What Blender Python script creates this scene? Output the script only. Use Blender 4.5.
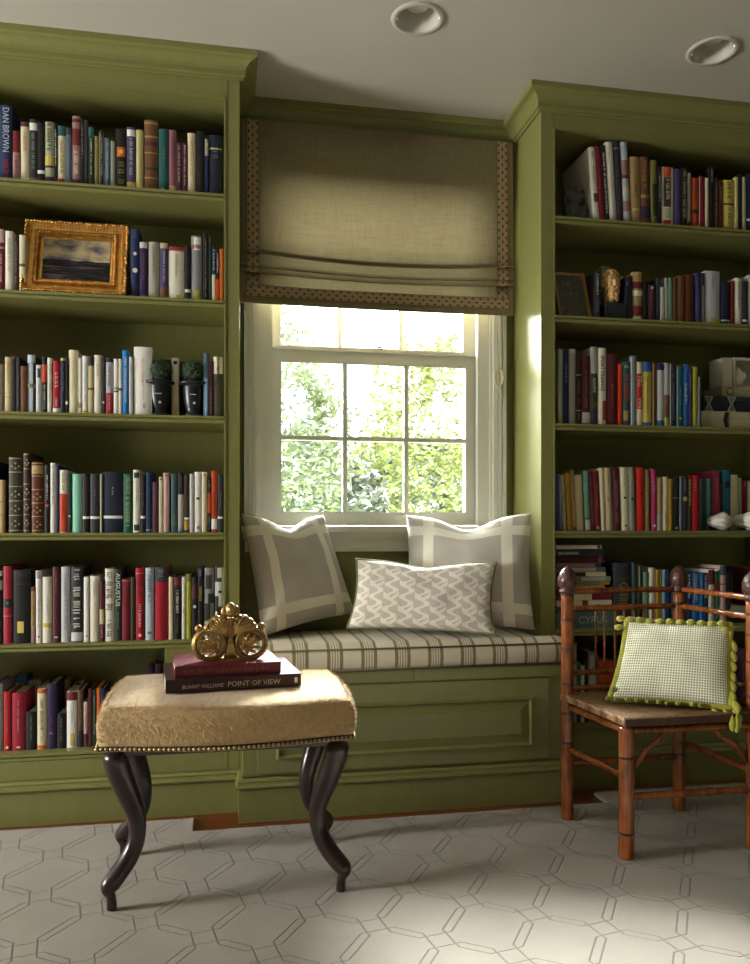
import bpy, bmesh, math, random
from mathutils import Vector, Matrix, noise
random.seed(7)
PI = math.pi
scene = bpy.context.scene
for o in list(bpy.data.objects): bpy.data.objects.remove(o)
C = scene.collection

# ------------------------------------------------------------------ camera
CAMH, CAMD, FPX, YAW = 0.97, 2.7, 793.0, math.radians(10.5)
CA, SA = math.cos(YAW), math.sin(YAW)
cam_d = bpy.data.cameras.new('camera'); cam = bpy.data.objects.new('camera', cam_d); C.objects.link(cam)
cam.location = (0, -CAMD, CAMH); cam.rotation_euler = (PI/2, 0, -YAW)
cam_d.sensor_fit = 'HORIZONTAL'; cam_d.sensor_width = 36; cam_d.lens = 36*FPX/750
cam_d.shift_y = 40/750; cam_d.clip_start = 0.05
scene.camera = cam
# ------------------------------------------------------------------ world, lights, exposure
w = bpy.data.worlds.new('world'); scene.world = w; w.use_nodes = True
bg = w.node_tree.nodes['Background']; bg.inputs[0].default_value = (0.86, 0.95, 1.0, 1); bg.inputs[1].default_value = 9.5
sun_d = bpy.data.lights.new('sun', 'SUN'); sun_d.energy = 5; sun_d.angle = 0.02; sun_d.color = (1, .96, .86)
sun = bpy.data.objects.new('sun', sun_d); C.objects.link(sun); sun.location = (0, 0, 9); sun.rotation_euler = (math.radians(38), 0, math.radians(-12))
def area(name, loc, rot, sx, sy, e, col, portal=False):
    d = bpy.data.lights.new(name, 'AREA'); d.shape = 'RECTANGLE'; d.size = sx; d.size_y = sy; d.energy = e; d.color = col
    if portal: d.cycles.is_portal = True
    o = bpy.data.objects.new(name, d); C.objects.link(o); o.location = loc; o.rotation_euler = rot; return o
area('window_portal', (.57, .50, 1.62), (-PI/2, 0, 0), .95, 1.5, 1, (1, 1, 1), True)
area('window_daylight', (.0, 1.45, 2.75), (math.radians(-50), 0, math.radians(12)), 2.8, 1.7, 3900, (.98, .99, 1))
area('side_window_daylight', (-3.86, -.95, 1.08), (0, math.radians(-90), 0), 1.0, .8, 235, (1, .965, .90))
vs = scene.view_settings
vs.view_transform = 'Standard'; vs.look = 'None'; vs.exposure = -0.18; vs.gamma = 1.0; vs.use_curve_mapping = False

# ------------------------------------------------------------------ helpers
def lin(c):
    if isinstance(c, str): c = tuple(int(c[i:i+2], 16)/255 for i in (0, 2, 4))
    return tuple(((v/12.92) if v <= .04045 else ((v+.055)/1.055)**2.4) for v in c) + (1,)
MATS = {}
def nn(nt, t, **k):
    n = nt.nodes.new(t)
    for a, b in k.items(): setattr(n, a, b)
    return n
def mat(name, col, rough=.5, metal=0, bump=0, scale=60, var=0, spec=.5, stretch=None, coat=0, sheen=0):
    if name in MATS: return MATS[name]
    m = bpy.data.materials.new(name); m.use_nodes = True; nt = m.node_tree; b = nt.nodes['Principled BSDF']
    b.inputs['Base Color'].default_value = lin(col); b.inputs['Roughness'].default_value = rough
    b.inputs['Metallic'].default_value = metal; b.inputs['Specular IOR Level'].default_value = spec
    b.inputs['Coat Weight'].default_value = coat; b.inputs['Sheen Weight'].default_value = sheen
    if bump or var:
        tc = nn(nt, 'ShaderNodeTexCoord'); mp = nn(nt, 'ShaderNodeMapping')
        if stretch: mp.inputs['Scale'].default_value = stretch
        n = nn(nt, 'ShaderNodeTexNoise'); n.inputs['Scale'].default_value = scale; n.inputs['Detail'].default_value = 4
        nt.links.new(tc.outputs['Object'], mp.inputs[0]); nt.links.new(mp.outputs[0], n.inputs['Vector'])
        if bump:
            bp = nn(nt, 'ShaderNodeBump'); bp.inputs['Strength'].default_value = bump; bp.inputs['Distance'].default_value = .004
            nt.links.new(n.outputs['Fac'], bp.inputs['Height']); nt.links.new(bp.outputs[0], b.inputs['Normal'])
        if var:
            r = nn(nt, 'ShaderNodeValToRGB'); c = lin(col)
            r.color_ramp.elements[0].position = .3; r.color_ramp.elements[1].position = .7
            r.color_ramp.elements[0].color = tuple(v*(1-var) for v in c[:3])+(1,); r.color_ramp.elements[1].color = tuple(min(1, v*(1+var)) for v in c[:3])+(1,)
            nt.links.new(n.outputs['Fac'], r.inputs[0]); nt.links.new(r.outputs[0], b.inputs['Base Color'])
    MATS[name] = m; return m
class NT:
    """tiny node-expression helper"""
    def __init__(s, m): s.t = m.node_tree; s.b = s.t.nodes['Principled BSDF']
    def inp(s, sock, v):
        if hasattr(v, 'is_linked') or isinstance(v, bpy.types.NodeSocket): s.t.links.new(v, sock)
        else: sock.default_value = v
    def m(s, op, a, b=0.0, c=0.0):
        n = s.t.nodes.new('ShaderNodeMath'); n.operation = op
        s.inp(n.inputs[0], a); s.inp(n.inputs[1], b); s.inp(n.inputs[2], c); return n.outputs[0]
    def sep(s, v):
        n = s.t.nodes.new('ShaderNodeSeparateXYZ'); s.t.links.new(v, n.inputs[0]); return n.outputs
    def coord(s, k='Object'):
        n = s.t.nodes.new('ShaderNodeTexCoord'); return n.outputs[k]
    def mix(s, f, a, b):
        n = s.t.nodes.new('ShaderNodeMix'); n.data_type = 'RGBA'
        s.inp(n.inputs[0], f); s.inp(n.inputs[6], a); s.inp(n.inputs[7], b); return n.outputs[2]
    def noise(s, vec, sc, det=3):
        n = s.t.nodes.new('ShaderNodeTexNoise'); s.t.links.new(vec, n.inputs['Vector']); n.inputs['Scale'].default_value = sc; n.inputs['Detail'].default_value = det; return n.outputs['Fac']
    def map(s, vec, scale=(1, 1, 1), rot=(0, 0, 0), loc=(0, 0, 0)):
        n = s.t.nodes.new('ShaderNodeMapping'); s.t.links.new(vec, n.inputs[0]); n.inputs['Scale'].default_value = scale; n.inputs['Rotation'].default_value = rot; n.inputs['Location'].default_value = loc; return n.outputs[0]
    def bump(s, h, st=.5, d=.003):
        n = s.t.nodes.new('ShaderNodeBump'); s.t.links.new(h, n.inputs['Height']); n.inputs['Strength'].default_value = st; n.inputs['Distance'].default_value = d
        s.t.links.new(n.outputs[0], s.b.inputs['Normal'])
    def color(s, c): s.inp(s.b.inputs['Base Color'], c)
def newmat(name, rough=.8, sheen=0):
    m = bpy.data.materials.new(name); m.use_nodes = True; MATS[name] = m; n = NT(m)
    n.b.inputs['Roughness'].default_value = rough; n.b.inputs['Sheen Weight'].default_value = sheen; n.b.inputs['Specular IOR Level'].default_value = .3
    return m, n

def PX(x, D):      # X of a point seen at pixel column x on the plane D metres in front of the camera wall-normal
    u = (x-375)/FPX; return D*(u*CA+SA)/(CA-SA*u)
def PZ(x, y, D):
    u = (x-375)/FPX; return CAMH + D*(522-y)/FPX/(CA-SA*u)
def P3(x, y, D): return Vector((PX(x, D), D-CAMD, PZ(x, y, D)))

def link(name, me, m, parent=None, smooth=False):
    o = bpy.data.objects.new(name, me); C.objects.link(o)
    if m is not None:
        for q in (m if isinstance(m, (list, tuple)) else [m]): me.materials.append(q)
    if parent is not None: o.parent = parent
    if smooth:
        for p in me.polygons: p.use_smooth = True
    return o
class MB:
    def __init__(s): s.b = bmesh.new()
    def box(s, x0, x1, y0, y1, z0, z1, M=None):
        vs_ = [s.b.verts.new(Vector((x, y, z)) if M is None else M @ Vector((x, y, z))) for x in (x0, x1) for y in (y0, y1) for z in (z0, z1)]
        for f in ((0, 1, 3, 2), (4, 6, 7, 5), (0, 4, 5, 1), (2, 3, 7, 6), (0, 2, 6, 4), (1, 5, 7, 3)): s.b.faces.new([vs_[i] for i in f])
        return s
    def grid(s, rows, close_u=False, close_v=False, cap=False):
        g = [[s.b.verts.new(p) for p in r] for r in rows]; n = len(g); k = len(g[0])
        for i in range(n if close_u else n-1):
            for j in range(k if close_v else k-1):
                try: s.b.faces.new((g[i][j], g[i][(j+1) % k], g[(i+1) % n][(j+1) % k], g[(i+1) % n][j]))
                except ValueError: pass
        if cap:
            try: s.b.faces.new(g[0][::-1]); s.b.faces.new(g[-1])
            except ValueError: pass
        return g
    def tube(s, pts, rad, n=8, cap=True, flat=1.0):
        pts = [Vector(p) for p in pts]; rows = []
        t0 = (pts[1]-pts[0]).normalized(); up = Vector((0, 0, 1)) if abs(t0.z) < .9 else Vector((0, 1, 0))
        a = t0.cross(up).normalized()
        for i, p in enumerate(pts):
            t = (pts[min(i+1, len(pts)-1)]-pts[max(i-1, 0)]).normalized()
            a = (a - t*a.dot(t)).normalized(); b = t.cross(a)
            r = rad[i] if isinstance(rad, (list, tuple)) else rad
            rows.append([p + a*math.cos(2*PI*j/n)*r + b*math.sin(2*PI*j/n)*r*flat for j in range(n)])
        s.grid(rows, close_v=True, cap=cap); return s
    def lathe(s, prof, c=(0, 0, 0), n=20, M=None, cap=True):
        c = Vector(c); rows = []
        for r, z in prof:
            rows.append([(c+Vector((r*math.cos(2*PI*j/n), r*math.sin(2*PI*j/n), z))) if M is None else M @ Vector((r*math.cos(2*PI*j/n), r*math.sin(2*PI*j/n), z)) for j in range(n)])
        s.grid(rows, close_v=True, cap=cap); return s
    def ball(s, c, r, M=None, u=10, v=7):
        r = (r, r, r) if not isinstance(r, (tuple, list)) else r
        rows = []
        for i in range(v+1):
            th = PI*i/v; th = min(max(th, .02), PI-.02)
            rows.append([(lambda q: (M @ q) if M is not None else q+Vector(c))(Vector((r[0]*math.sin(th)*math.cos(2*PI*j/u), r[1]*math.sin(th)*math.sin(2*PI*j/u), -r[2]*math.cos(th)))) for j in range(u)])
        s.grid(rows, close_v=True, cap=True); return s
    def poly(s, pts2, z0, z1):
        a = [s.b.verts.new((p[0], p[1], z0)) for p in pts2]; b = [s.b.verts.new((p[0], p[1], z1)) for p in pts2]; n = len(a)
        s.b.faces.new(a[::-1]); s.b.faces.new(b)
        for i in range(n): s.b.faces.new((a[i], a[(i+1) % n], b[(i+1) % n], b[i]))
        return s
    def mesh(s, name, bevel=0, seg=2):
        bmesh.ops.recalc_face_normals(s.b, faces=s.b.faces)
        if bevel: bmesh.ops.bevel(s.b, geom=list(s.b.edges), offset=bevel, segments=seg, affect='EDGES', profile=.6)
        me = bpy.data.meshes.new(name); s.b.to_mesh(me); s.b.free(); return me
    def build(s, name, m, parent=None, bevel=0, smooth=False, seg=2):
        return link(name, s.mesh(name, bevel, seg), m, parent, smooth)
def tag(o, label=None, cat=None, group=None, kind=None):
    if label: o['label'] = label
    if cat: o['category'] = cat
    if group: o['group'] = group
    if kind: o['kind'] = kind
    return o
def empty(name, loc=(0, 0, 0), label=None, cat=None, group=None, kind=None, rz=0):
    o = bpy.data.objects.new(name, None); C.objects.link(o); o.location = loc; o.rotation_euler = (0, 0, rz); o.empty_display_size = .05
    return tag(o, label, cat, group, kind)
def offs(pts, d, closed=True):
    """offset to the right-hand side of travel by d (miter joins)"""
    n = len(pts); out = []
    for i in range(n):
        p = Vector(pts[i][:2])
        def nrm(a, b):
            t = (Vector(b[:2])-Vector(a[:2])).normalized(); return Vector((t.y, -t.x))
        n1 = nrm(pts[i-1], pts[i]) if (closed or i > 0) else None
        n2 = nrm(pts[i], pts[(i+1) % n]) if (closed or i < n-1) else None
        if n1 is None: n1 = n2
        if n2 is None: n2 = n1
        m = (n1+n2); m = m/(m.dot(n1)) if m.dot(n1) > .2 else m
        out.append(p+m*d)
    return out
def sweep(path, prof):     # prof: list of (out, z); open path
    mb = MB(); rows = [[Vector((q.x, q.y, z)) for q in offs(path, o, False)] for o, z in prof]
    mb.grid(rows)
    for k in (0, -1):
        try: mb.b.faces.new([mb.b.verts.new(r[k]) for r in rows])
        except ValueError: pass
    bmesh.ops.remove_doubles(mb.b, verts=mb.b.verts, dist=1e-6)
    return mb
def mod_eval(o):
    """bake the modifiers into the mesh"""
    bpy.context.view_layer.update(); dg = bpy.context.evaluated_depsgraph_get()
    me = bpy.data.meshes.new_from_object(o.evaluated_get(dg)); o.modifiers.clear(); o.data = me; return o
_tx = {}
def text_mesh(s, m):
    if (s, m.name) in _tx: return _tx[(s, m.name)]
    cu = bpy.data.curves.new('lettering', 'FONT'); cu.body = s; cu.size = 1; cu.extrude = .004; cu.resolution_u = 2; cu.align_x = 'LEFT'
    o = bpy.data.objects.new('lettering', cu); C.objects.link(o); bpy.context.view_layer.update()
    me = bpy.data.meshes.new_from_object(o.evaluated_get(bpy.context.evaluated_depsgraph_get())); bpy.data.objects.remove(o)
    xs = [v.co.x for v in me.vertices]; ys = [v.co.y for v in me.vertices]; x0, x1, y0, y1 = min(xs), max(xs), min(ys), max(ys)
    for v in me.vertices: v.co.x = (v.co.x-x0)/(x1-x0); v.co.y = (v.co.y-y0)/(y1-y0)-.5
    me.materials.clear(); me.materials.append(m); _tx[(s, m.name)] = me; return me

# ------------------------------------------------------------------ materials of the setting
DARKW = mat('low_bounce_wall_paint', '55543c', .7)  # unseen walls, colour darkened to keep bounced light low
GREEN = mat('olive_green_paint', '807f4a', .36, bump=.05, scale=35, var=.04, stretch=(1, 1, .25))
WHITE = mat('white_paint', 'e6e4d8', .4, bump=.03, scale=30)
CEIL = mat('ceiling_paint', 'bab5a8', .9, var=.03, scale=3)
LINE = mat('dark_joint', '3b3d1c', .8)
WOODF, n = newmat('oak_floor', .35)
co = n.coord(); x, y, z = n.sep(co)
pl = n.m('FRACT', n.m('MULTIPLY', y, 1/.085)); seam = n.m('LESS_THAN', pl, .04)
g = n.noise(n.map(co, (3, 60, 1)), 3, 5)
n.color(n.mix(seam, n.mix(g, lin('4a2413'), lin('8a4a28')), lin('1d0e07'))); n.bump(g, .1)

# carpet: interlaced octagons in carved lines
CARPET, n = newmat('carved_octagon_carpet', .95, .3)
co = n.coord(); p = n.map(co, rot=(0, 0, math.radians(34)))
x, y, z = n.sep(p)
sx, sy = .168, .205
def octa(ox, oy):
    fx = n.m('SUBTRACT', n.m('FRACT', n.m('ADD', n.m('MULTIPLY', x, 1/(2*sx)), ox)), .5)
    fy = n.m('SUBTRACT', n.m('FRACT', n.m('ADD', n.m('MULTIPLY', y, 1/(2*sy)), oy)), .5)
    ax = n.m('MULTIPLY', n.m('ABSOLUTE', fx), 2*sx); ay = n.m('MULTIPLY', n.m('ABSOLUTE', fy), 2*sy)
    a, b = .5*sx+.011, .5*sy+.011
    d = n.m('MAXIMUM', n.m('SUBTRACT', ax, a), n.m('SUBTRACT', ay, b))
    dg = n.m('SUBTRACT', n.m('MULTIPLY', n.m('ADD', ax, ay), .7071), .7071*(a+b)*.72)
    return n.m('MAXIMUM', d, dg)
ds = [octa(0, 0), octa(.5, .5), octa(.5, 0), octa(0, .5)]
line = None
for d in ds:
    l = n.m('LESS_THAN', n.m('ABSOLUTE', d), .0021)
    line = l if line is None else n.m('MAXIMUM', line, l)
soft = None
for d in ds:
    l = n.m('SUBTRACT', 1.0, n.m('MINIMUM', n.m('MULTIPLY', n.m('ABSOLUTE', d), 1/.0035), 1.0))
    soft = l if soft is None else n.m('MAXIMUM', soft, l)
pile = n.noise(co, 420, 2); blot = n.noise(co, 7, 3)
base = n.mix(blot, lin('968c7f'), lin('b5aca0')); base = n.mix(n.m('MULTIPLY', pile, .75), base, lin('7c7266'))
n.color(n.mix(n.m('MULTIPLY', line, .55), base, lin('4d463d')))
n.bump(n.m('ADD', n.m('MULTIPLY', soft, -.8), n.m('MULTIPLY', pile, .5)), .6, .004)

# ------------------------------------------------------------------ the room
XL, XR, YB, YF, ZC = -3.7, 3.0, .29, -4.6, 2.528
tag(MB().box(XL-.1, XR+.1, YF-.1, .45, -.06, 0).build('floor', WOODF), kind='structure')
# ceiling with two round openings
b = bmesh.new(); e = []
def loop(pts):
    v = [b.verts.new(q) for q in pts]
    for i in range(len(v)): e.append(b.edges.new((v[i], v[(i+1) % len(v)])))
loop([(XL-.1, YF-.1, ZC), (XR+.1, YF-.1, ZC), (XR+.1, .45, ZC), (XL-.1, .45, ZC)])
LIGHTS = [(.578, -.311), (1.576, -.326)]
for lx, ly in LIGHTS: loop([(lx+.066*math.cos(k*PI/16), ly+.066*math.sin(k*PI/16), ZC) for k in range(32)])
bmesh.ops.triangle_fill(b, edges=e, use_beauty=True)
me = bpy.data.meshes.new('ceiling'); b.to_mesh(me); b.free(); tag(link('ceiling', me, CEIL), kind='structure')
# back wall with the window opening
WX0, WX1, WZ0, WZ1 = .115, 1.011, .93, 2.34
mb = MB(); mb.box(XL-.1, WX0, YB, YB+.15, 0, ZC); mb.box(WX1, XR+.1, YB, YB+.15, 0, ZC); mb.box(WX0, WX1, YB, YB+.15, 0, WZ0); mb.box(WX0, WX1, YB, YB+.15, WZ1, ZC)
tag(mb.build('wall_back', GREEN), kind='structure')
mb = MB(); ya, yb, za, zb = -1.55, -.45, .75, 2.15
mb.box(XL-.1, XL, YF, ya, 0, ZC); mb.box(XL-.1, XL, yb, YB, 0, ZC); mb.box(XL-.1, XL, ya, yb, 0, za); mb.box(XL-.1, XL, ya, yb, zb, ZC)
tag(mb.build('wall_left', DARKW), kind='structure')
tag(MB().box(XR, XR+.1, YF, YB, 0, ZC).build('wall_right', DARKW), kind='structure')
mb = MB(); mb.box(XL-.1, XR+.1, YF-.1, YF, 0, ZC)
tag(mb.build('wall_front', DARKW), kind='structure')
mb = MB()
for a0, a1, c0, c1 in ((ya-.08, ya, za-.08, zb+.08), (yb, yb+.08, za-.08, zb+.08), (ya, yb, zb, zb+.08), (ya, yb, za-.08, za), (-1.012, -.988, za, zb)): mb.box(XL-.06, XL+.02, a0, a1, c0, c1)
tag(mb.build('window_2', WHITE), kind='structure')

# crown and base as continuous mouldings
AX0, AX1 = .039, 1.108
crown_path = [(XL, 0), (AX0, 0), (AX0, YB), (AX1, YB), (AX1, 0), (XR, 0)]
prof = [(0, 2.449), (.010, 2.449), (.010, 2.456), (.018, 2.458), (.018, 2.464)]
prof += [(.016+.036*(1-math.cos(t*PI/2/6)), 2.464+.040*math.sin(t*PI/2/6)) for t in range(1, 7)]
prof += [(.055, 2.506), (.058, 2.508), (.058, ZC), (0, ZC)]
tag(sweep(crown_path, prof).build('trim_1', GREEN), kind='structure')
bp = [(XL, -.012), (.034, -.012), (.034, -.113), (1.163, -.113), (1.163, -.012), (XR, -.012)]
prof = [(-.01, .0), (0, 0), (0, .108), (.007, .110), (.010, .114), (.009, .119), (.004, .121), (.002, .128), (.004, .133), (.0, .139), (-.012, .141)]
tag(sweep(bp, prof).build('baseboard_back', GREEN), kind='structure')
# continuation of the wall either side of the bookcases
tag(MB().box(XL, -1.031, .0, YB, 0, ZC).build('wall_back_left', GREEN), kind='structure')
tag(MB().box(2.181, XR, .0, YB, 0, ZC).build('wall_back_right', GREEN), kind='structure')

# ------------------------------------------------------------------ window
win = empty('window_1', (.57, YB, WZ0), kind='structure')
def W(name, mb, m=WHITE, bevel=0, par=None):
    o = mb.build(name, m, bevel=bevel); o.parent = par or win
    o.matrix_parent_inverse = Matrix.Translation(-Vector(win.location)) if par is None else Matrix.Identity(4); return o
mb = MB()
for a, c, sgn in ((.059, .115, 1), (1.071, 1.011, -1)):
    for f0, f1, t in ((0, .20, .034), (.20, .30, .020), (.30, .48, .030), (.48, .56, .016), (.56, .82, .024), (.82, 1.0, .012)):
        xa, xb = a+(c-a)*f0, a+(c-a)*f1; mb.box(min(xa, xb), max(xa, xb), YB-t, YB, .93, 2.40)
mb.box(.059, 1.071, YB-.02, YB, 2.34, 2.40)
W('casing', mb)
mb = MB()
mb.box(.1155, .161, YB+.002, YB+.030, .956, 2.335); mb.box(.965, 1.0105, YB+.002, YB+.030, .956, 2.335)
mb.box(.1155, .135, YB+.046, YB+.14, .94, 2.335); mb.box(.991, 1.0105, YB+.046, YB+.14, .94, 2.335); mb.box(.135, .991, YB+.03, YB+.14, 2.30, 2.335)
W('jamb', mb)
mb = MB(); mb.box(.050, 1.080, YB-.045, YB-.001, .932, .955); mb.box(.116, 1.010, YB-.001, YB+.14, .932, .955)
mb.box(.062, 1.068, YB-.022, YB-.001, .858, .931); mb.box(.056, 1.074, YB-.034, YB-.001, .91, .931); mb.box(.066, 1.064, YB-.027, YB-.001, .858, .872)
W('sill', mb, bevel=.0015)
GLASS = bpy.data.materials.new('window_glass'); GLASS.use_nodes = True; nt = GLASS.node_tree; nt.nodes.clear()
out = nn(nt, 'ShaderNodeOutputMaterial'); tr = nn(nt, 'ShaderNodeBsdfTransparent'); gl = nn(nt, 'ShaderNodeBsdfGlossy'); gl.inputs['Roughness'].default_value = .02
mx = nn(nt, 'ShaderNodeMixShader'); fr = nn(nt, 'ShaderNodeFresnel'); fr.inputs[0].default_value = 1.35; tr.inputs[0].default_value = (.96, .98, .96, 1)
nt.links.new(fr.outputs[0], mx.inputs[0]); nt.links.new(tr.outputs[0], mx.inputs[1]); nt.links.new(gl.outputs[0], mx.inputs[2]); nt.links.new(mx.outputs[0], out.inputs[0])
def sash(name, y0, z0, z1, gz0, gz1, xs, zs):
    mb = MB(); y1 = y0+.034
    mb.box(.1365, .2, y0, y1, z0, z1); mb.box(.93, .9895, y0, y1, z0, z1)
    mb.box(.2, .93, y0, y1, z0, gz0); mb.box(.2, .93, y0, y1, gz1, z1)
    for x_ in xs: mb.box(x_-.0085, x_+.0085, y0+.004, y1-.004, gz0, gz1)
    for z_ in zs: mb.box(.2, .93, y0+.005, y1-.005, z_-.008, z_+.008)
    mb.box(.2, .93, y0+.003, y0+.012, gz0, gz0+.005); mb.box(.2, .93, y0+.003, y0+.012, gz1-.005, gz1)
    s = W(name, mb); 
    for i in range(len(xs)+1):
        for j in range(len(zs)+1):
            xx = [.2]+list(xs)+[.93]; zz = [gz0]+list(zs)+[gz1]
            MB().box(xx[i], xx[i+1], y0+.016, y0+.018, zz[j], zz[j+1]).build('pane', GLASS, s)
    return s
lo = sash('lower_sash', YB+.048, .957, 1.640, 1.004, 1.587, (.446, .689), (1.293,))
MB().box(.1365, .9895, YB+.040, YB+.0479, 1.628, 1.640).build('rail_lip', WHITE, lo)
BRASS = mat('aged_bronze', '6b5a38', .35, .9)
mb = MB(); mb.box(.555, .595, YB+.05, YB+.075, 1.640, 1.645); mb.tube([(.575, YB+.06, 1.645), (.575, YB+.06, 1.653), (.592, YB+.058, 1.655)], .004)
lock = mb.build('sash_lock', BRASS, lo)
sash('upper_sash', YB+.0835, 1.605, 2.2985, 1.650, 2.25, (.43, .675), (1.95,))

# ------------------------------------------------------------------ outside
GR = mat('lawn_green', 'a9b98a', .9, var=.2, scale=6)
tag(MB().box(-9, 10, .6, 16, -.32, -.3).build('ground', GR), kind='structure')
LEAF = [mat('haze_green_leaf', '8f9678', .6, var=.15, scale=9), mat('haze_grey_leaf', '9b9f94', .6, var=.12, scale=9), mat('haze_yellow_leaf', '9a9f6a', .55, var=.15, scale=9)]  # leaf colours paled to stand in for haze and glare outside
BARK = mat('bark', 'a39c88', .9, bump=.6, scale=30)
def bush(name, c, r, nleaf, m, size, label, cat, trunk=None, grp=None):
    e = empty(name, (c[0], c[1], -.3), label, cat, grp)
    mb = MB(); rnd = random.Random(hash(label) % 1000 if False else len(label)+int(c[0]*10))
    for _ in range(nleaf):
        th = rnd.uniform(0, 2*PI); ph = math.acos(rnd.uniform(-1, 1)); k = rnd.uniform(.55, 1)**.5
        q = Vector((r[0]*k*math.sin(ph)*math.cos(th), r[1]*k*math.sin(ph)*math.sin(th), r[2]*k*math.cos(ph)))
        q += Vector((noise.noise(q*1.7), noise.noise(q*1.7+Vector((7, 0, 0))), noise.noise(q*1.7+Vector((0, 9, 0)))))*.35
        if q.z+c[2] < -.28: continue
        R = Matrix.Rotation(rnd.uniform(0, 6.28), 3, 'Z') @ Matrix.Rotation(rnd.uniform(-1.2, 1.2), 3, 'X') @ Matrix.Rotation(rnd.uniform(-1.2, 1.2), 3, 'Y')
        s = size*rnd.uniform(.6, 1.3); o = Vector((0, 0, c[2]+.3))+q
        v = [mb.b.verts.new(o+R @ Vector(t)*s) for t in ((-.5, 0, 0), (-.1, -.25, .04), (.55, 0, .1), (-.1, .25, .04))]
        mb.b.faces.new(v)
    mb.build('foliage', m, e)
    mb = MB()
    mb.tube([(0, 0, 0), (.05, .02, .5), (-.04, .05, 1.1), (0, 0, c[2]+.3)], [.04, .03, .02, .012])
    for k in range(4):
        a = k*2.4; mb.tube([(0, 0, .5+.1*k), (.3*math.cos(a), .3*math.sin(a), .9+.12*k), (.62*r[0]*math.cos(a), .62*r[1]*math.sin(a), min(1.2+.2*k, c[2]+.3+.5*r[2]))], [.014, .010, .004])
    mb.build('trunk', BARK, e)
bush('garden_tree', (-.6, 5.4, 1.9), (1.9, .8, 1.5), 15000, LEAF[0], .085, 'pale green tree outside behind the left window panes', 'tree')
bush('garden_tree', (3.0, 5.2, 1.75), (1.7, .8, 1.35), 15000, LEAF[2], .08, 'yellow-green tree outside behind the right window panes', 'tree')
bush('garden_shrub', (.1, 3.3, .55), (1.2, .5, .62), 5500, LEAF[1], .055, 'low silvery shrub outside behind the lower middle panes', 'shrub')
bush('garden_shrub', (2.65, 3.4, .6), (1.2, .5, .70), 5500, LEAF[1], .055, 'silvery shrub outside behind the lower right window panes', 'shrub')
bush('garden_hedge', (1.2, 6.9, .75), (4.6, .5, 1.25), 22000, LEAF[1], .17, 'long pale hedge far outside behind the trees', 'hedge')

# ------------------------------------------------------------------ bookcases
ZS = [2.066, 1.710, 1.323, .935, .578, .228]        # shelf tops, left bookcase
ZR = [2.076, 1.718, 1.327, .937, .580, .228]        # shelf tops, right bookcase
def bookcase(side):
    L = side == 'left'
    x0, x1 = (-1.03, AX0) if L else (AX1, 2.18)          # outer
    i0, i1 = (-.97, -.013) if L else (1.162, 2.12)        # inner
    t = empty('bookcase', ((x0+x1)/2, 0, 0), 'olive green built-in bookcase, the one on the %s of the window' % side, 'bookcase', None)
    t['group'] = 'built-in bookcases beside the window'
    def Pt(name, mb, m=GREEN, bevel=.0012):
        o = mb.build(name, m, bevel=bevel); o.parent = t; o.matrix_parent_inverse = Matrix.Translation(-t.location); return o
    T = 2.452
    Pt('back_panel', MB().box(i0+.0005, i1-.0005, .272, .286, .2, 2.44))
    Pt('side_panel', MB().box(x0+.0005, i0, 0, .286, .142, T)); Pt('side_panel', MB().box(i1, x1-.0005, 0, .286, .142, T))
    Pt('top_panel', MB().box(i0+.0005, i1-.0005, .02, .271, 2.389, 2.41))
    Pt('frieze_board', MB().box(i0+.0005, i1-.0005, 0, .0195, 2.389, T))
    Pt('base_panel', MB().box(i0+.0005, i1-.0005, .0, .02, .142, .203))
    for z in (ZS if L else ZR):
        mb = MB(); mb.box(i0+.0005, i1-.0005, .004, .271, z-.024, z); mb.box(i0+.0005, i1-.0005, -.006, .004, z-.009, z-.0003); mb.box(i0+.0005, i1-.0005, -.002, .004, z-.0235, z-.013)
        Pt('shelf', mb, bevel=.0008)
    mb = MB()      # bead round the opening
    for a in (i0, i1):
        s = 1 if a == i0 else -1
        mb.box(min(a, a-s*.006), max(a, a-s*.006), -.003, -.0001, .205, 2.395)
        mb.box(min(a-s*.010, a-s*.0115), max(a-s*.010, a-s*.0115), -.0012, -.0001, .142, 2.448)
    mb.box(i0-.006, i1+.006, -.003, -.0001, 2.389, 2.395)
    Pt('bead', mb, bevel=.0008)
    if L: Pt('filler_panel', MB().box(-.205, -.0135, .001, .02, .2285, .555))
bookcase('left'); bookcase('right')

# ------------------------------------------------------------------ window seat
ws = empty('window_seat', (.6, -.1, 0), 'olive green window seat with a raised panel front under the window', 'window seat')
def S(name, mb, m=GREEN, bevel=.0012):
    o = mb.build(name, m, bevel=bevel); o.parent = ws; o.matrix_parent_inverse = Matrix.Translation(-ws.location); return o
BY = -.094
S('body', MB().box(.047, 1.152, BY, -.002, .141, .436).box(AX0+.001, AX1-.001, -.001, .289, .05, .436))
mb = MB(); mb.box(.094, 1.097, BY-.006, BY-.0005, .150, .430)
S('door', mb)
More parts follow.
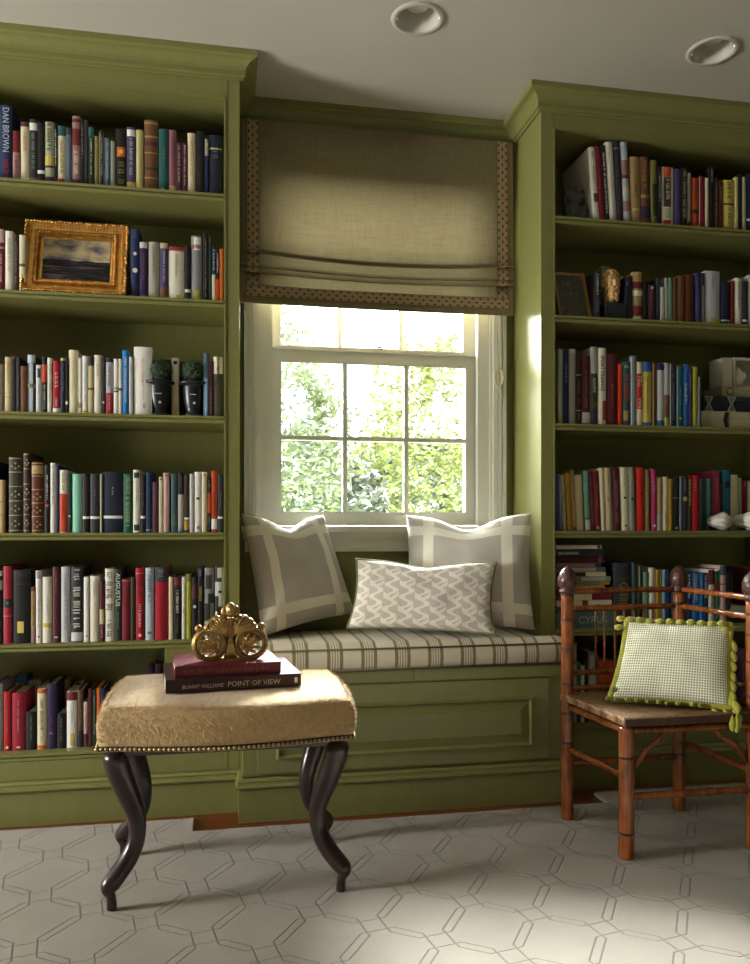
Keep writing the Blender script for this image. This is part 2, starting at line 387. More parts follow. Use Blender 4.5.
# raised panel: moulded frame and field
def ring(mb, r0, y0, r1, y1):
    a = [(r0[0], y0, r0[2]), (r0[1], y0, r0[2]), (r0[1], y0, r0[3]), (r0[0], y0, r0[3])]; c = [(r1[0], y1, r1[2]), (r1[1], y1, r1[2]), (r1[1], y1, r1[3]), (r1[0], y1, r1[3])]
    mb.grid([a, c], close_v=True)
mb = MB(); y = BY-.006; R = (.155, 1.036, .196, .366)
def ins(r, d): return (r[0]+d, r[1]-d, r[2]+d, r[3]-d)
seq = [(0, y), (.002, y-.009), (.007, y-.010), (.012, y-.004), (.014, y-.001), (.042, y-.008), (.044, y-.009)]
for (d0, a0), (d1, a1) in zip(seq, seq[1:]): ring(mb, ins(R, d0), a0, ins(R, d1), a1)
r = ins(R, .044); mb.b.faces.new([mb.b.verts.new(q) for q in ((r[0], y-.009, r[2]), (r[1], y-.009, r[2]), (r[1], y-.009, r[3]), (r[0], y-.009, r[3]))])
bmesh.ops.remove_doubles(mb.b, verts=mb.b.verts, dist=1e-6)
S('raised_panel', mb, bevel=0)
S('lid', MB().box(.043, .612, BY-.014, -.002, .437, .475).box(AX0+.001, .612, -.002, .289, .437, .475), bevel=0)
S('lid', MB().box(.6145, 1.158, BY-.014, -.002, .437, .475).box(.6145, AX1-.001, -.002, .289, .437, .475), bevel=0)

# striped seat cushion
STRIPE, n = newmat('striped_linen', .9, .2)
co = n.coord(); x, y, z = n.sep(co)
ph = n.m('MULTIPLY', n.m('FRACT', n.m('MULTIPLY', n.m('ADD', x, 5.03), 1/.1135)), .1135)
def band(c, hw): return n.m('LESS_THAN', n.m('ABSOLUTE', n.m('SUBTRACT', ph, c)), hw)
thick = n.m('MAXIMUM', band(.02, .0056), band(.062, .0056)); thin = n.m('MAXIMUM', band(.032, .0016), n.m('MAXIMUM', band(.050, .0016), band(.041, .0018)))
wv = n.noise(n.map(co, (1, 1, 1)), 500, 1); hb = n.m('FRACT', n.m('MULTIPLY', n.m('ADD', z, n.m('ADD', y, n.m('MULTIPLY', n.m('PINGPONG', x, .004), 1.0))), 160))
base = n.mix(n.m('MULTIPLY', n.m('GREATER_THAN', hb, .55), .28), lin('e2d7c0'), lin('8f8468'))
c1 = n.mix(n.m('MULTIPLY', thin, .75), base, lin('7a7058')); c2 = n.mix(n.m('MULTIPLY', thick, .9), c1, lin('77713f')); n.color(c2); n.bump(hb, .25, .001)
PIPE = mat('brown_piping', '6a5b40', .8)
bc = empty('bench_cushion', (.58, .08, .4765), 'long cream cushion striped olive and brown on the window seat', 'cushion')
out_ = [(.005, -.118), (1.186, -.118), (1.186, -.012), (1.100, -.012), (1.100, .268), (.047, .268), (.047, -.012), (.005, -.012)]
out_ = out_[::-1]         # clockwise: right-hand offset goes inward
def dens(pts, st):
    o = []
    for i in range(len(pts)):
        a, c = Vector(pts[i]), Vector(pts[(i+1) % len(pts)]); k = max(1, int((c-a).length/st))
        for j in range(k): o.append(tuple(a+(c-a)*j/k))
    return o
mb = MB(); rows = []
for d, z in ((.03, .4772), (.007, .479), (.0, .490), (-.004, .512), (-.002, .532), (.004, .5475), (.012, .5555), (.035, .566), (.045, .569)):
    q = offs(out_, d); rows.append([Vector((v[0], v[1], z + .0025*noise.noise(Vector((v[0]*6, v[1]*6, z*20)))*(1 if z > .48 else 0))) for v in dens([tuple(v) for v in q], .06)] if False else [Vector((v.x, v.y, z)) for v in q])
g = mb.grid(rows, close_v=True)
mb.b.faces.new(g[-1]); mb.b.faces.new(g[0][::-1])
bmesh.ops.recalc_face_normals(mb.b, faces=mb.b.faces)
o = mb.build('cushion_body', STRIPE, smooth=True); o.parent = bc; o.matrix_parent_inverse = Matrix.Translation(-bc.location)
md = o.modifiers.new('b', 'BEVEL'); md.width = .012; md.segments = 3; md.limit_method = 'ANGLE'; mod_eval(o)
for p_ in o.data.polygons: p_.use_smooth = p_.area < .08
for zz, dd in ((.5500, .0015), (.4815, .0015)):
    q = offs(out_, dd); pts = [(v.x, v.y, zz) for v in q]; pts.append(pts[0])
    mb = MB()
    for a, c in zip(pts, pts[1:]): mb.tube([a, c], .0035, 6)
    o = mb.build('piping', PIPE, smooth=True); o.parent = bc; o.matrix_parent_inverse = Matrix.Translation(-bc.location)

# ------------------------------------------------------------------ pillows
def pillow_mesh(corners, T, pinch=.07, N=26, wr=.004, seed=0, sag=0, power=.45):
    """corners: TL, TR, BR, BL world points; returns mb-built mesh with uv, plus the edge loop"""
    TL, TR, BR, BL = [Vector(c) for c in corners]
    nrm = ((TR-TL)+(BR-BL)).cross((BL-TL)+(BR-TR)).normalized()
    if nrm.y > 0: nrm = -nrm
    b = bmesh.new(); uvl = b.loops.layers.uv.new('UVMap'); edge = []
    def pos(s, t, side):
        s2 = s*(1-pinch*(1-t*t)*(abs(s)**2)); t2 = t*(1-pinch*(1-s*s)*(abs(t)**2))
        q = (TL*(1-s2)*(1+t2)+TR*(1+s2)*(1+t2)+BR*(1+s2)*(1-t2)+BL*(1-s2)*(1-t2))/4
        k = max(0, (1-s**2)*(1-t**2)); th = T*(k**power)
        q = q + nrm*side*th
        w_ = wr*noise.noise(Vector((s*3+seed, t*3, side*2)))*2 + wr*.6*noise.noise(Vector((s*7+seed, t*7, side)))
        q += nrm*w_*min(1, k*4)
        if sag: q += (BL-TL).normalized()*sag*math.exp(-(s*2.6)**2)*max(0, t)**1.5
        return q
    gr = {}
    for side in (1, -1):
        for i in range(N+1):
            for j in range(N+1):
                s = math.sin((i/N-.5)*PI)*.35+(2*i/N-1)*.65; t = math.sin((j/N-.5)*PI)*.35+(2*j/N-1)*.65
                if side == -1 and (i in (0, N) or j in (0, N)): gr[(side, i, j)] = gr[(1, i, j)]; continue
                gr[(side, i, j)] = b.verts.new(pos(s, t, side))
    prm = lambda i: math.sin((i/N-.5)*PI)*.35+(2*i/N-1)*.65
    for side in (1, -1):
        for i in range(N):
            for j in range(N):
                ix = [(i, j), (i+1, j), (i+1, j+1), (i, j+1)]
                if side == -1: ix = ix[::-1]
                f = b.faces.new([gr[(side,)+q] for q in ix]); f.smooth = True; f.material_index = 0 if side == 1 else 1
                for l, q in zip(f.loops, ix): l[uvl].uv = ((prm(q[0])+1)/2, (prm(q[1])+1)/2)
    rim = [gr[(1, i, 0)].co.copy() for i in range(N)]+[gr[(1, N, j)].co.copy() for j in range(N)]+[gr[(1, i, N)].co.copy() for i in range(N, 0, -1)]+[gr[(1, 0, j)].co.copy() for j in range(N, 0, -1)]
    bmesh.ops.recalc_face_normals(b, faces=b.faces)
    me = bpy.data.meshes.new('pillow'); b.to_mesh(me); b.free(); return me, rim, nrm
GREYW = mat('grey_herringbone', 'b9b3a8', .9, bump=.25, scale=300, var=.08, sheen=.2)
GREYB, n = newmat('grey_linen_with_band', .9, .2)
uv = n.coord('UV'); u, v, _ = n.sep(uv)
eu = n.m('MINIMUM', u, n.m('SUBTRACT', 1.0, u)); ev = n.m('MINIMUM', v, n.m('SUBTRACT', 1.0, v)); em = n.m('MINIMUM', eu, ev)
inb = n.m('MAXIMUM', n.m('MULTIPLY', n.m('GREATER_THAN', eu, .145), n.m('LESS_THAN', eu, .235)), n.m('MULTIPLY', n.m('GREATER_THAN', ev, .115), n.m('LESS_THAN', ev, .205)))
hb = n.m('FRACT', n.m('MULTIPLY', n.m('ADD', v, n.m('PINGPONG', u, .012)), 130)); ng = n.noise(uv, 90, 3)
grey = n.mix(n.m('MULTIPLY', n.m('GREATER_THAN', hb, .5), .4), lin('c2bcb2'), lin('a09a8f')); n.color(n.mix(inb, grey, lin('ece6d6')))
n.bump(n.m('ADD', n.m('MULTIPLY', hb, .2), n.m('ADD', n.m('MULTIPLY', inb, 1.0), n.m('MULTIPLY', ng, .3))), .4, .002)
PATT, n = newmat('cream_meander_weave', .8, .3)
uv = n.coord('UV'); u, v, _ = n.sep(uv)
# interlocking angular waves
U = n.m('MULTIPLY', u, 9.0); V = n.m('MULTIPLY', v, 5.6)
tri = n.m('PINGPONG', n.m('MULTIPLY', V, 2.0), 1.0); tri = n.m('MULTIPLY', n.m('SUBTRACT', n.m('MINIMUM', n.m('MAXIMUM', n.m('SUBTRACT', n.m('MULTIPLY', tri, 1.8), .4), 0.0), 1.0), .5), .55)
rw = n.m('MULTIPLY', n.m('FLOOR', V), .5)
wx = n.m('ABSOLUTE', n.m('SUBTRACT', n.m('FRACT', n.m('ADD', U, tri)), .5)); l1 = n.m('LESS_THAN', wx, .19)
tri2 = n.m('MULTIPLY', n.m('SUBTRACT', n.m('PINGPONG', n.m('MULTIPLY', U, 2.0), 1.0), .5), .45)
wy = n.m('ABSOLUTE', n.m('SUBTRACT', n.m('FRACT', n.m('ADD', V, tri2)), .5)); gate = n.m('LESS_THAN', n.m('FRACT', n.m('ADD', n.m('MULTIPLY', U, .5), rw)), .5)
l2 = n.m('MULTIPLY', n.m('LESS_THAN', wy, .17), gate)
ln = n.m('MAXIMUM', l1, l2)
ng = n.noise(uv, 60, 3); grey = n.mix(ng, lin('beb5a8'), lin('cdc5b8')); n.color(n.mix(ln, grey, lin('e9e2d4'))); n.bump(n.m('ADD', ln, n.m('MULTIPLY', ng, .5)), .25, .002)
OLIVEP = mat('olive_velvet_piping', '7d7c4a', .8, sheen=.5)
def pillow(name, corners, T, m, mback, label, pipe=None, **k):
    cx = sum((Vector(c) for c in corners), Vector())/4; zmin = min(Vector(c).z for c in corners)
    e = empty(name, (cx.x, cx.y, zmin), label, 'pillow')
    me, rim, nrm = pillow_mesh(corners, T, **k)
    o = link('pillow_body', me, [m, mback], e); o.matrix_parent_inverse = Matrix.Translation(-e.location)
    if pipe:
        mb = MB(); mb.tube(rim+[rim[0]], .0042, 6, cap=False); p = mb.build('piping', pipe, e, smooth=True); p.matrix_parent_inverse = Matrix.Translation(-e.location)
    return e, rim, nrm
pillow('throw_pillow', [P3(241, 513, 2.87), P3(324, 515, 2.93), P3(356, 613, 2.905), P3(261, 638, 2.715)], .075, GREYB, GREYW,
       'large grey pillow with cream band leaning at the left end of the window seat', pipe=None, pinch=.06, power=.5, seed=3, sag=.05)
pillow('throw_pillow', [P3(406, 515, 2.945), P3(531.5, 513, 2.765), P3(535, 630, 2.68), P3(404, 626, 2.83)], .072, GREYB, GREYW,
       'large grey pillow with cream band in the right corner of the window seat', pipe=None, pinch=.06, power=.5, seed=8, sag=.05)
pillow('lumbar_pillow', [P3(356, 559, 2.80), P3(497, 562, 2.67), P3(494, 634, 2.62), P3(347, 628, 2.745)], .046, PATT, mat('lumbar_back', '8b8a63', .9),
       'small oblong cream pillow with grey meander pattern and olive piping on the window seat', pipe=OLIVEP, pinch=.07, seed=5, sag=.018)

def PW(name, mb, m, e, bevel=0, smooth=False, label=None):
    """part whose mesh is given in world coordinates"""
    o = mb.build(name, m, bevel=bevel, smooth=smooth); o.parent = e; o.matrix_parent_inverse = Matrix.Translation(-e.location)
    if label: o['label'] = label
    return o
# ------------------------------------------------------------------ roman shade
LINEN, n = newmat('taupe_linen', .95, .1)
co = n.coord(); wv1 = n.noise(n.map(co, (1, 1, .05)), 260, 2); wv2 = n.noise(n.map(co, (.05, 1, 1)), 260, 2); bl = n.noise(co, 9, 2)
wf = n.m('MULTIPLY', n.m('ADD', wv1, wv2), .5)
colr = n.mix(wf, lin('5a5038'), lin('8c7f5d')); n.color(colr); n.bump(wf, .3, .001)
tl = nn(n.t, 'ShaderNodeBsdfTranslucent'); n.t.links.new(colr, tl.inputs[0]); mxs = nn(n.t, 'ShaderNodeMixShader'); mxs.inputs[0].default_value = .038
mo = [q for q in n.t.nodes if q.type == 'OUTPUT_MATERIAL'][0]; n.t.links.new(n.b.outputs[0], mxs.inputs[1]); n.t.links.new(tl.outputs[0], mxs.inputs[2]); n.t.links.new(mxs.outputs[0], mo.inputs[0])
TRIM, n = newmat('woven_lattice_trim', .9)
co = n.coord('UV'); u, v, _ = n.sep(co)     # u along (metres), v 0..1 across
uu = n.m('MULTIPLY', u, 1/.030)
s1 = n.m('MULTIPLY', n.m('ABSOLUTE', n.m('SUBTRACT', n.m('FRACT', uu), .5)), 2.0)
row = n.m('MULTIPLY', v, 3.0); fv = n.m('ABSOLUTE', n.m('SUBTRACT', n.m('FRACT', row), .5)); off = n.m('MULTIPLY', n.m('FLOOR', row), .5)
fu = n.m('ABSOLUTE', n.m('SUBTRACT', n.m('FRACT', n.m('ADD', uu, off)), .5))
dot = n.m('LESS_THAN', n.m('ADD', fu, n.m('MULTIPLY', fv, .8)), .27)
edge = n.m('GREATER_THAN', n.m('ABSOLUTE', n.m('SUBTRACT', v, .5)), .455)
n.color(n.mix(n.m('MAXIMUM', n.m('MULTIPLY', dot, .8), edge), lin('a08a68'), lin('3f2e20'))); n.bump(dot, -.3, .001)
sh = empty('roman_shade', (.567, .24, 1.77), 'taupe linen roman shade with lattice trim, folded up over the window', 'window shade')
SX0, SX1, SY = .047, 1.084, .222
def sheet(nx, prof_fn, x0=SX0, x1=SX1):
    rows = []
    for i in range(nx+1):
        x = x0+(x1-x0)*i/nx; rows.append([Vector((x, yy, zz)) for yy, zz in prof_fn(x)])
    mb = MB(); mb.grid(rows); return mb
def sag(x): t = (x-SX0)/(SX1-SX0); return .030*(1-(2*t-1)**2)
def shade_prof(x):
    s = sag(x); wob = .004*noise.noise(Vector((x*5, 0, 3)))
    f1, f2, f3, bt = 1.962-s*1.0, 1.908-s*.75, 1.885-s*.6, 1.768-s*.12
    P = []
    for k in range(9): t = k/8; P.append((SY-.004*math.sin(t*PI)-.010*t*t+wob*t, 2.438+(f1-2.438)*t))
    P += [(SY-.022, f1-.004), (SY-.016, f1-.010), (SY-.003, f1-.004), (SY-.002, f1+.012)]
    P += [(SY-.004, f1-.004), (SY-.015, f2+.01), (SY-.018, f2), (SY-.013, f2-.006), (SY-.002, f2), (SY-.001, f2+.012)]
    P += [(SY-.003, f2-.004), (SY-.011, f3+.008), (SY-.014, f3), (SY-.010, f3-.005), (SY-.001, f3), (SY-.001, f3+.01)]
    P += [(SY-.004, f3-.01), (SY-.007, (f3+bt)/2), (SY-.006, bt+.02), (SY-.005, bt)]
    P += [(SY+.001, bt), (SY+.002, bt+.04)]
    return P
PW('fabric', sheet(40, shade_prof), LINEN, sh, smooth=True)
def strip(pts, width_dir, name):
    """ribbon with uv: pts list of (left, right) world points"""
    b = bmesh.new(); uvl = b.loops.layers.uv.new('UVMap'); d = 0; prev = None; g = []
    for a, c in pts:
        a, c = Vector(a), Vector(c)
        if prev is not None: d += ((a+c)/2-prev).length
        prev = (a+c)/2; g.append((b.verts.new(a), b.verts.new(c), d))
    for p, q in zip(g, g[1:]):
        f = b.faces.new((p[0], p[1], q[1], q[0])); f.smooth = True
        for l, uv in zip(f.loops, ((p[2], 0), (p[2], 1), (q[2], 1), (q[2], 0))): l[uvl].uv = uv
    bmesh.ops.recalc_face_normals(b, faces=b.faces)
    me = bpy.data.meshes.new(name); b.to_mesh(me); b.free(); o = link(name, me, TRIM, sh); o.matrix_parent_inverse = Matrix.Translation(-sh.location); return o
def front(x):       # visible front faces of the shade, with the trim just proud of it
    return [(yy-.0016, zz) for yy, zz in shade_prof(x)]
for xa in (.066, 1.018):
    A, B = front(xa), front(xa+.045)
    vis = list(range(0, 12))+list(range(13, 19))+list(range(20, 25))+[26, 27]
    strip([((xa, A[k][0], A[k][1]), (xa+.045, B[k][0], B[k][1])) for k in vis], None, 'side_trim')
pts = []
for i in range(41):
    x = .066+(1.063-.066)*i/40; bt = 1.768-sag(x)*.12; pts.append(((x, SY-.0095, bt+.022), (x, SY-.0095, bt+.064)))
strip(pts, None, 'bottom_trim')
PW('head_rail', MB().box(SX0, SX1, SY+.006, .262, 2.395, 2.434), WHITE, sh)
CORD = mat('cream_cord', 'd9d4b8', .8)
mb = MB(); 
for dx in (-.006, .006): mb.tube([(1.036+dx, .246, 2.40), (1.037+dx, .244, 2.0), (1.034+dx*.8, .250, 1.62), (1.036, .252, 1.56)], .0014, 6)
PW('lift_cord', mb, CORD, sh)
cl = empty('cord_cleat', (1.036, .262, 1.53), 'small cream cleat wound with cord on the right window casing', 'cleat')
mb = MB(); mb.box(1.028, 1.044, .262, .2690, 1.50, 1.56); mb.tube([(1.036, .258, 1.488), (1.036, .250, 1.50), (1.036, .250, 1.56), (1.036, .256, 1.574)], [.003, .005, .005, .003], 8)
PW('hook', mb, mat('cream_plastic', 'd4d0b4', .4), cl)
mb = MB()
for k in range(5):
    a = .012+.0015*k; z = 1.531
    mb.tube([(1.036+a*math.cos(t*PI/8), .247-.0012*k, z+(.028+.002*k)*math.sin(t*PI/8)) for t in range(17)], .0018, 5, cap=False)
mb.tube([(1.030, .246, 1.50), (1.026, .247, 1.48), (1.034, .249, 1.455), (1.044, .248, 1.475), (1.041, .246, 1.505)], .002, 5)
PW('wound_cord', mb, CORD, cl, smooth=True)

# ------------------------------------------------------------------ recessed ceiling lights
CAN = mat('baffle_grey', 'cbc8bc', .55); BULB = mat('frosted_bulb_off', 'c8c5b8', .3)
for i, (lx, ly) in enumerate(LIGHTS):
    e = empty('recessed_light', (lx, ly, ZC), 'round recessed ceiling light nearer the %s, %s' % (('window', 'left of the two') if i == 0 else ('right wall', 'right of the two')), 'ceiling light', 'recessed ceiling lights')
    e['label'] = ('round recessed ceiling light above the window, left of the two', 'round recessed ceiling light above the right bookcase, right of the two')[i]
    MB().lathe([(.0655, .001), (.0655, -.003), (.070, -.006), (.082, -.005), (.0835, -.001), (.083, .0)], n=40, cap=False).build('trim_ring', CEIL, e, smooth=True)
    MB().lathe([(.0650, -.003), (.0640, .010), (.058, .05), (.055, .085), (.0001, .09)], n=36, cap=False).build('baffle', CAN, e, smooth=True)
    MB().lathe([(.0001, .028), (.030, .034), (.042, .050), (.040, .070), (.018, .084), (.016, .0895)], n=28).build('bulb', BULB, e, smooth=True)

# ------------------------------------------------------------------ carpet
cp = MB().poly([(-3.5, -4.4), (2.85, -4.4), (2.85, -.075), (1.275, -.075), (1.275, -.178), (-.107, -.178), (-.107, -.066), (-3.5, -.066)], .0005, .012)
tag(cp.build('carpet', CARPET, bevel=.003), 'pale beige carpet with carved interlaced octagons, cut to fit round the window seat', 'carpet')

# ------------------------------------------------------------------ footstool
FUR, n = newmat('cream_hide', .85, .35)
co = n.coord(); g1 = n.noise(n.map(co, (60, 18, 60), (0, .5, .5)), 1.6, 4); g2 = n.noise(co, 6, 3)
n.color(n.mix(n.m('MULTIPLY', n.m('ADD', g1, g2), .5), lin('9c7440'), lin('e4c897'))); n.bump(g1, .55, .006)
EBONY = mat('dark_stained_wood', '2a1c1a', .28, coat=.25, var=.15, scale=8)
NAIL = mat('antique_brass_nail', 'b7a070', .28, 1)
st = empty('footstool', (0, -.50, .0125), 'cream hide covered footstool with nailhead trim and curved dark legs, on the carpet', 'footstool')
SC = Vector((.003, -.488))
def fs_outline():
    pts = []; hx, f, bk = .307, -.205, .205
    for k in range(25): t = k/24; x = -hx+2*hx*t; pts.append((SC.x+x, SC.y+f-.042*math.sin(t*PI)**1.3))
    for k in range(1, 12): t = k/12; pts.append((SC.x+hx+.010*math.sin(t*PI), SC.y+f+(bk-f)*t))
    for k in range(25): t = k/24; x = hx-2*hx*t; pts.append((SC.x+x, SC.y+bk+.030*math.sin(t*PI)**1.3))
    for k in range(1, 12): t = k/12; pts.append((SC.x-hx-.010*math.sin(t*PI), SC.y+bk+(f-bk)*t))
    return pts
OL = fs_outline()
cc = Vector((SC.x, SC.y, 0))
def shrink(p, d):     # towards centre by d metres in each axis proportion
    v = Vector((p[0], p[1], 0))-cc; return cc+Vector((v.x*(1-d/.31), v.y*(1-d/.21), 0))
mb = MB(); rows = []
for d, z in ((.06, .412), (.004, .412), (.0, .416), (-.006, .44), (-.008, .475), (-.005, .500), (.003, .515), (.014, .5215), (.05, .524), (.10, .526), (.16, .527), (.2, .5275)):
    rows.append([Vector((q.x, q.y, z+(.003*noise.noise(Vector((q.x*8, q.y*8, 1))) if z > .43 else 0))) for q in [shrink(p, d) for p in OL]])
g = mb.grid(rows, close_v=True); mb.b.faces.new(g[0]); mb.b.faces.new(g[-1])
seat = PW('seat_cushion', mb, FUR, st, smooth=True)
mb = MB(); rnd = random.Random(4)
segs = rows[3:-1]
for _ in range(16000):
    r = rnd.random(); i = rnd.randint(0, len(segs)-2) if r < .75 else rnd.randint(0, 4); j = rnd.randint(0, len(OL)-1); j2 = (j+1) % len(OL)
    t, s = rnd.random(), rnd.random()
    p = segs[i][j]*(1-t)*(1-s)+segs[i+1][j]*t*(1-s)+segs[i][j2]*(1-t)*s+segs[i+1][j2]*t*s
    nrm = (segs[i][j2]-segs[i][j]).cross(segs[i+1][j]-segs[i][j]).normalized()
    if nrm.dot(p-Vector((SC.x, SC.y, .47))) < 0: nrm = -nrm
    d = (nrm*.42+Vector((.55, -.1, -.55))+Vector((rnd.uniform(-.5, .5), rnd.uniform(-.4, .4), rnd.uniform(-.4, .4)))).normalized()
    if nrm.z > .8: d = (Vector((.6, -.6, .12))+Vector((rnd.uniform(-.4, .4), rnd.uniform(-.4, .4), 0))).normalized()
    if d.dot(nrm) < .12: d = (d+nrm*(.2-d.dot(nrm))).normalized()
    L = rnd.uniform(.008, .016); w_ = d.cross(nrm).normalized()*.0009
    a = mb.b.verts.new(p-w_-nrm*.0006); c = mb.b.verts.new(p+w_-nrm*.0006); e_ = mb.b.verts.new(p+d*L); mb.b.faces.new((a, c, e_))
o = PW('hair', mb, FUR, st); o['kind'] = 'stuff'
PW('seat_frame', (lambda m_: (m_.box(SC.x-.285, SC.x+.285, SC.y-.175, SC.y+.175, .390, .4115), m_)[1])(MB()), EBONY, st, bevel=.003)
mb = MB(); q = [shrink(p, -.0025) for p in OL]; lp = [Vector((v.x, v.y, .4215)) for v in q]
PW('gimp_braid', MB().tube(lp+[lp[0]], .0062, 8, cap=False), mat('dark_braid', '3a3024', .9), st, smooth=True)
# nailheads along front and sides
lpx = lp[0:25]+lp[25:36]; left = lp[-12:]+[lp[0]]
nm = MB().ball((0, 0, 0), (.0048, .0048, .0048), u=8, v=5).mesh('nailhead'); nm.materials.append(NAIL)
for p_ in nm.polygons: p_.use_smooth = True
def along(pl, step):
    acc = 0; out = []
    for a, c in zip(pl, pl[1:]):
        L = (c-a).length; t = -acc
        while t+step <= L: t += step; out.append(a+(c-a)*(t/L))
        acc = L-t
    return out
npos = [lp[0]]+along(lpx, .0116)[:74]+along(left, .0170)
npos = npos[:98]
for p in npos:
    o = bpy.data.objects.new('nailhead', nm); C.objects.link(o); v = (Vector((p.x, p.y, 0))-cc).normalized(); o.location = p-st.location+v*.0068; o.parent = st
def leg(fx, fy, sxn, syn):
    P = [(.0045, .396, .0325), (.010, .362, .0320), (.022, .318, .0315), (.040, .268, .0290), (.055, .225, .0255), (.0595, .190, .0222), (.055, .150, .0225), (.038, .112, .0235), (.014, .084, .0235), (-.001, .066, .0240), (-.010, .056, .0220), (-.010, .049, .0165), (-.003, .042, .0132), (0, .024, .0118), (0, .004, .0135), (0, .0, .0138)]
    pts = [(fx+sxn*a, fy+syn*a*.55, .0125+z) for a, z, r in P]
    return MB().tube(pts, [r for a, z, r in P], 14, flat=.92)
for fx, fy, a, c in ((-.282, -.657, 1, 1), (.288, -.660, -1, 1), (-.2925, -.332, 1, -1), (.286, -.332, -1, -1)):
    o = PW('leg', leg(fx, fy, a, c), EBONY, st, smooth=True); md = o.modifiers.new('s', 'SUBSURF'); md.levels = md.render_levels = 1; mod_eval(o)

# ------------------------------------------------------------------ books on the stool
BK = {}
def bm(col, rough=.5): return mat('cover_'+col, col, rough, spec=.4)
PAGE = mat('page_edges', 'd8cfb6', .9, bump=.2, scale=200, stretch=(30, 1, 1))
def flat_book(name, loc, rz, Lx, Dy, H, col, label, grp=None, over=None):
    """book lying flat; spine faces -y; origin = bottom centre of the spine"""
    e = empty('book', loc, label, 'book', grp, rz=rz)
    mb = MB(); mb.box(-Lx/2, Lx/2, 0, Dy, 0, .003); mb.box(-Lx/2, Lx/2, 0, Dy, H-.003, H); mb.box(-Lx/2, Lx/2, -.0005, .004, .0029, H-.0029)
    mb.build('cover', bm(col), e, bevel=.0008)
    MB().box(-Lx/2+.004, Lx/2-.004, .0045, Dy-.004, .0032, H-.0032).build('page_block', PAGE, e); return e
def put_text(s, m, parent, loc, L, Hh, rot=(PI/2, 0, 0), name='title_lettering'):
    o = bpy.data.objects.new(name, text_mesh(s, m)); C.objects.link(o); o.location = loc; o.rotation_euler = rot; o.scale = (L, Hh, .12); o.parent = parent; return o
GILT = mat('silver_print', 'c9bfb2', .5); GOLDP = mat('gold_print', 'b8955a', .4, .6); WHITEP = mat('white_print', 'ece8dc', .6)
b1 = flat_book('book', (.018, -.588, .5305), math.radians(6), .352, .262, .034, '3a1c20', 'large dark brown book titled Point of View, lowest on the footstool')
put_text("BUNNY WILLIAMS'", GILT, b1, (-.134, -.0008, .0140), .106, .0105); put_text('POINT OF VIEW', GILT, b1, (-.018, -.0008, .0155), .138, .0130)
MB().box(.158, .166, -.0012, -.0005, .009, .023).build('publisher_mark', GILT, b1)
MB().box(-.1765, -.1755, .03, .09, .004, .030).build('flap', WHITEP, b1)
b2 = flat_book('book', (.002, -.573, .5647), math.radians(6), .276, .205, .031, '6a1f2b', 'burgundy cloth book between the dark book and the gilt carving')
rnd = random.Random(12); mb = MB()
for k in range(30):
    x = -.115+k*.0075; mb.box(x, x+rnd.uniform(.002, .005), -.0011, -.0006, .010+rnd.uniform(-.003, .003), .018+rnd.uniform(-.002, .005))
mb.build('faded_tooling', mat('faded_gold', '7d4a3c', .6), b2)

# carved gilt ornament
ORN, n = newmat('gilt_dark_hollows', .42)
n.b.inputs['Metallic'].default_value = .75
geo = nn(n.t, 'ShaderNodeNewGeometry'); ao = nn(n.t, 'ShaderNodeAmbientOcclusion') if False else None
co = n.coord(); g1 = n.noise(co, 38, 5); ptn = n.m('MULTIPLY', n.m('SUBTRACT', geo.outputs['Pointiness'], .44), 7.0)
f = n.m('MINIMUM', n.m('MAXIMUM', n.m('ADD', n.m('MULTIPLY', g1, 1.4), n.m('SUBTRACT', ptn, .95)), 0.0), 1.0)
n.color(n.mix(f, lin('24170e'), lin('b8965e'))); n.bump(g1, .4, .002)  # gilt colour darker in hollows, lighter on raised edges
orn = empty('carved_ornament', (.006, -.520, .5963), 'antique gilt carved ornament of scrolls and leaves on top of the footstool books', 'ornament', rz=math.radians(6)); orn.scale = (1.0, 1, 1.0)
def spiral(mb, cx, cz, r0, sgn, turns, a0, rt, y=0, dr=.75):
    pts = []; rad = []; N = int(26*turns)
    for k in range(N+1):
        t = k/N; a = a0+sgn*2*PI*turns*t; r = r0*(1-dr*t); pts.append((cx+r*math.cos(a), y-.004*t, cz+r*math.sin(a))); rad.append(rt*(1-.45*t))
    mb.tube(pts, rad, 8)
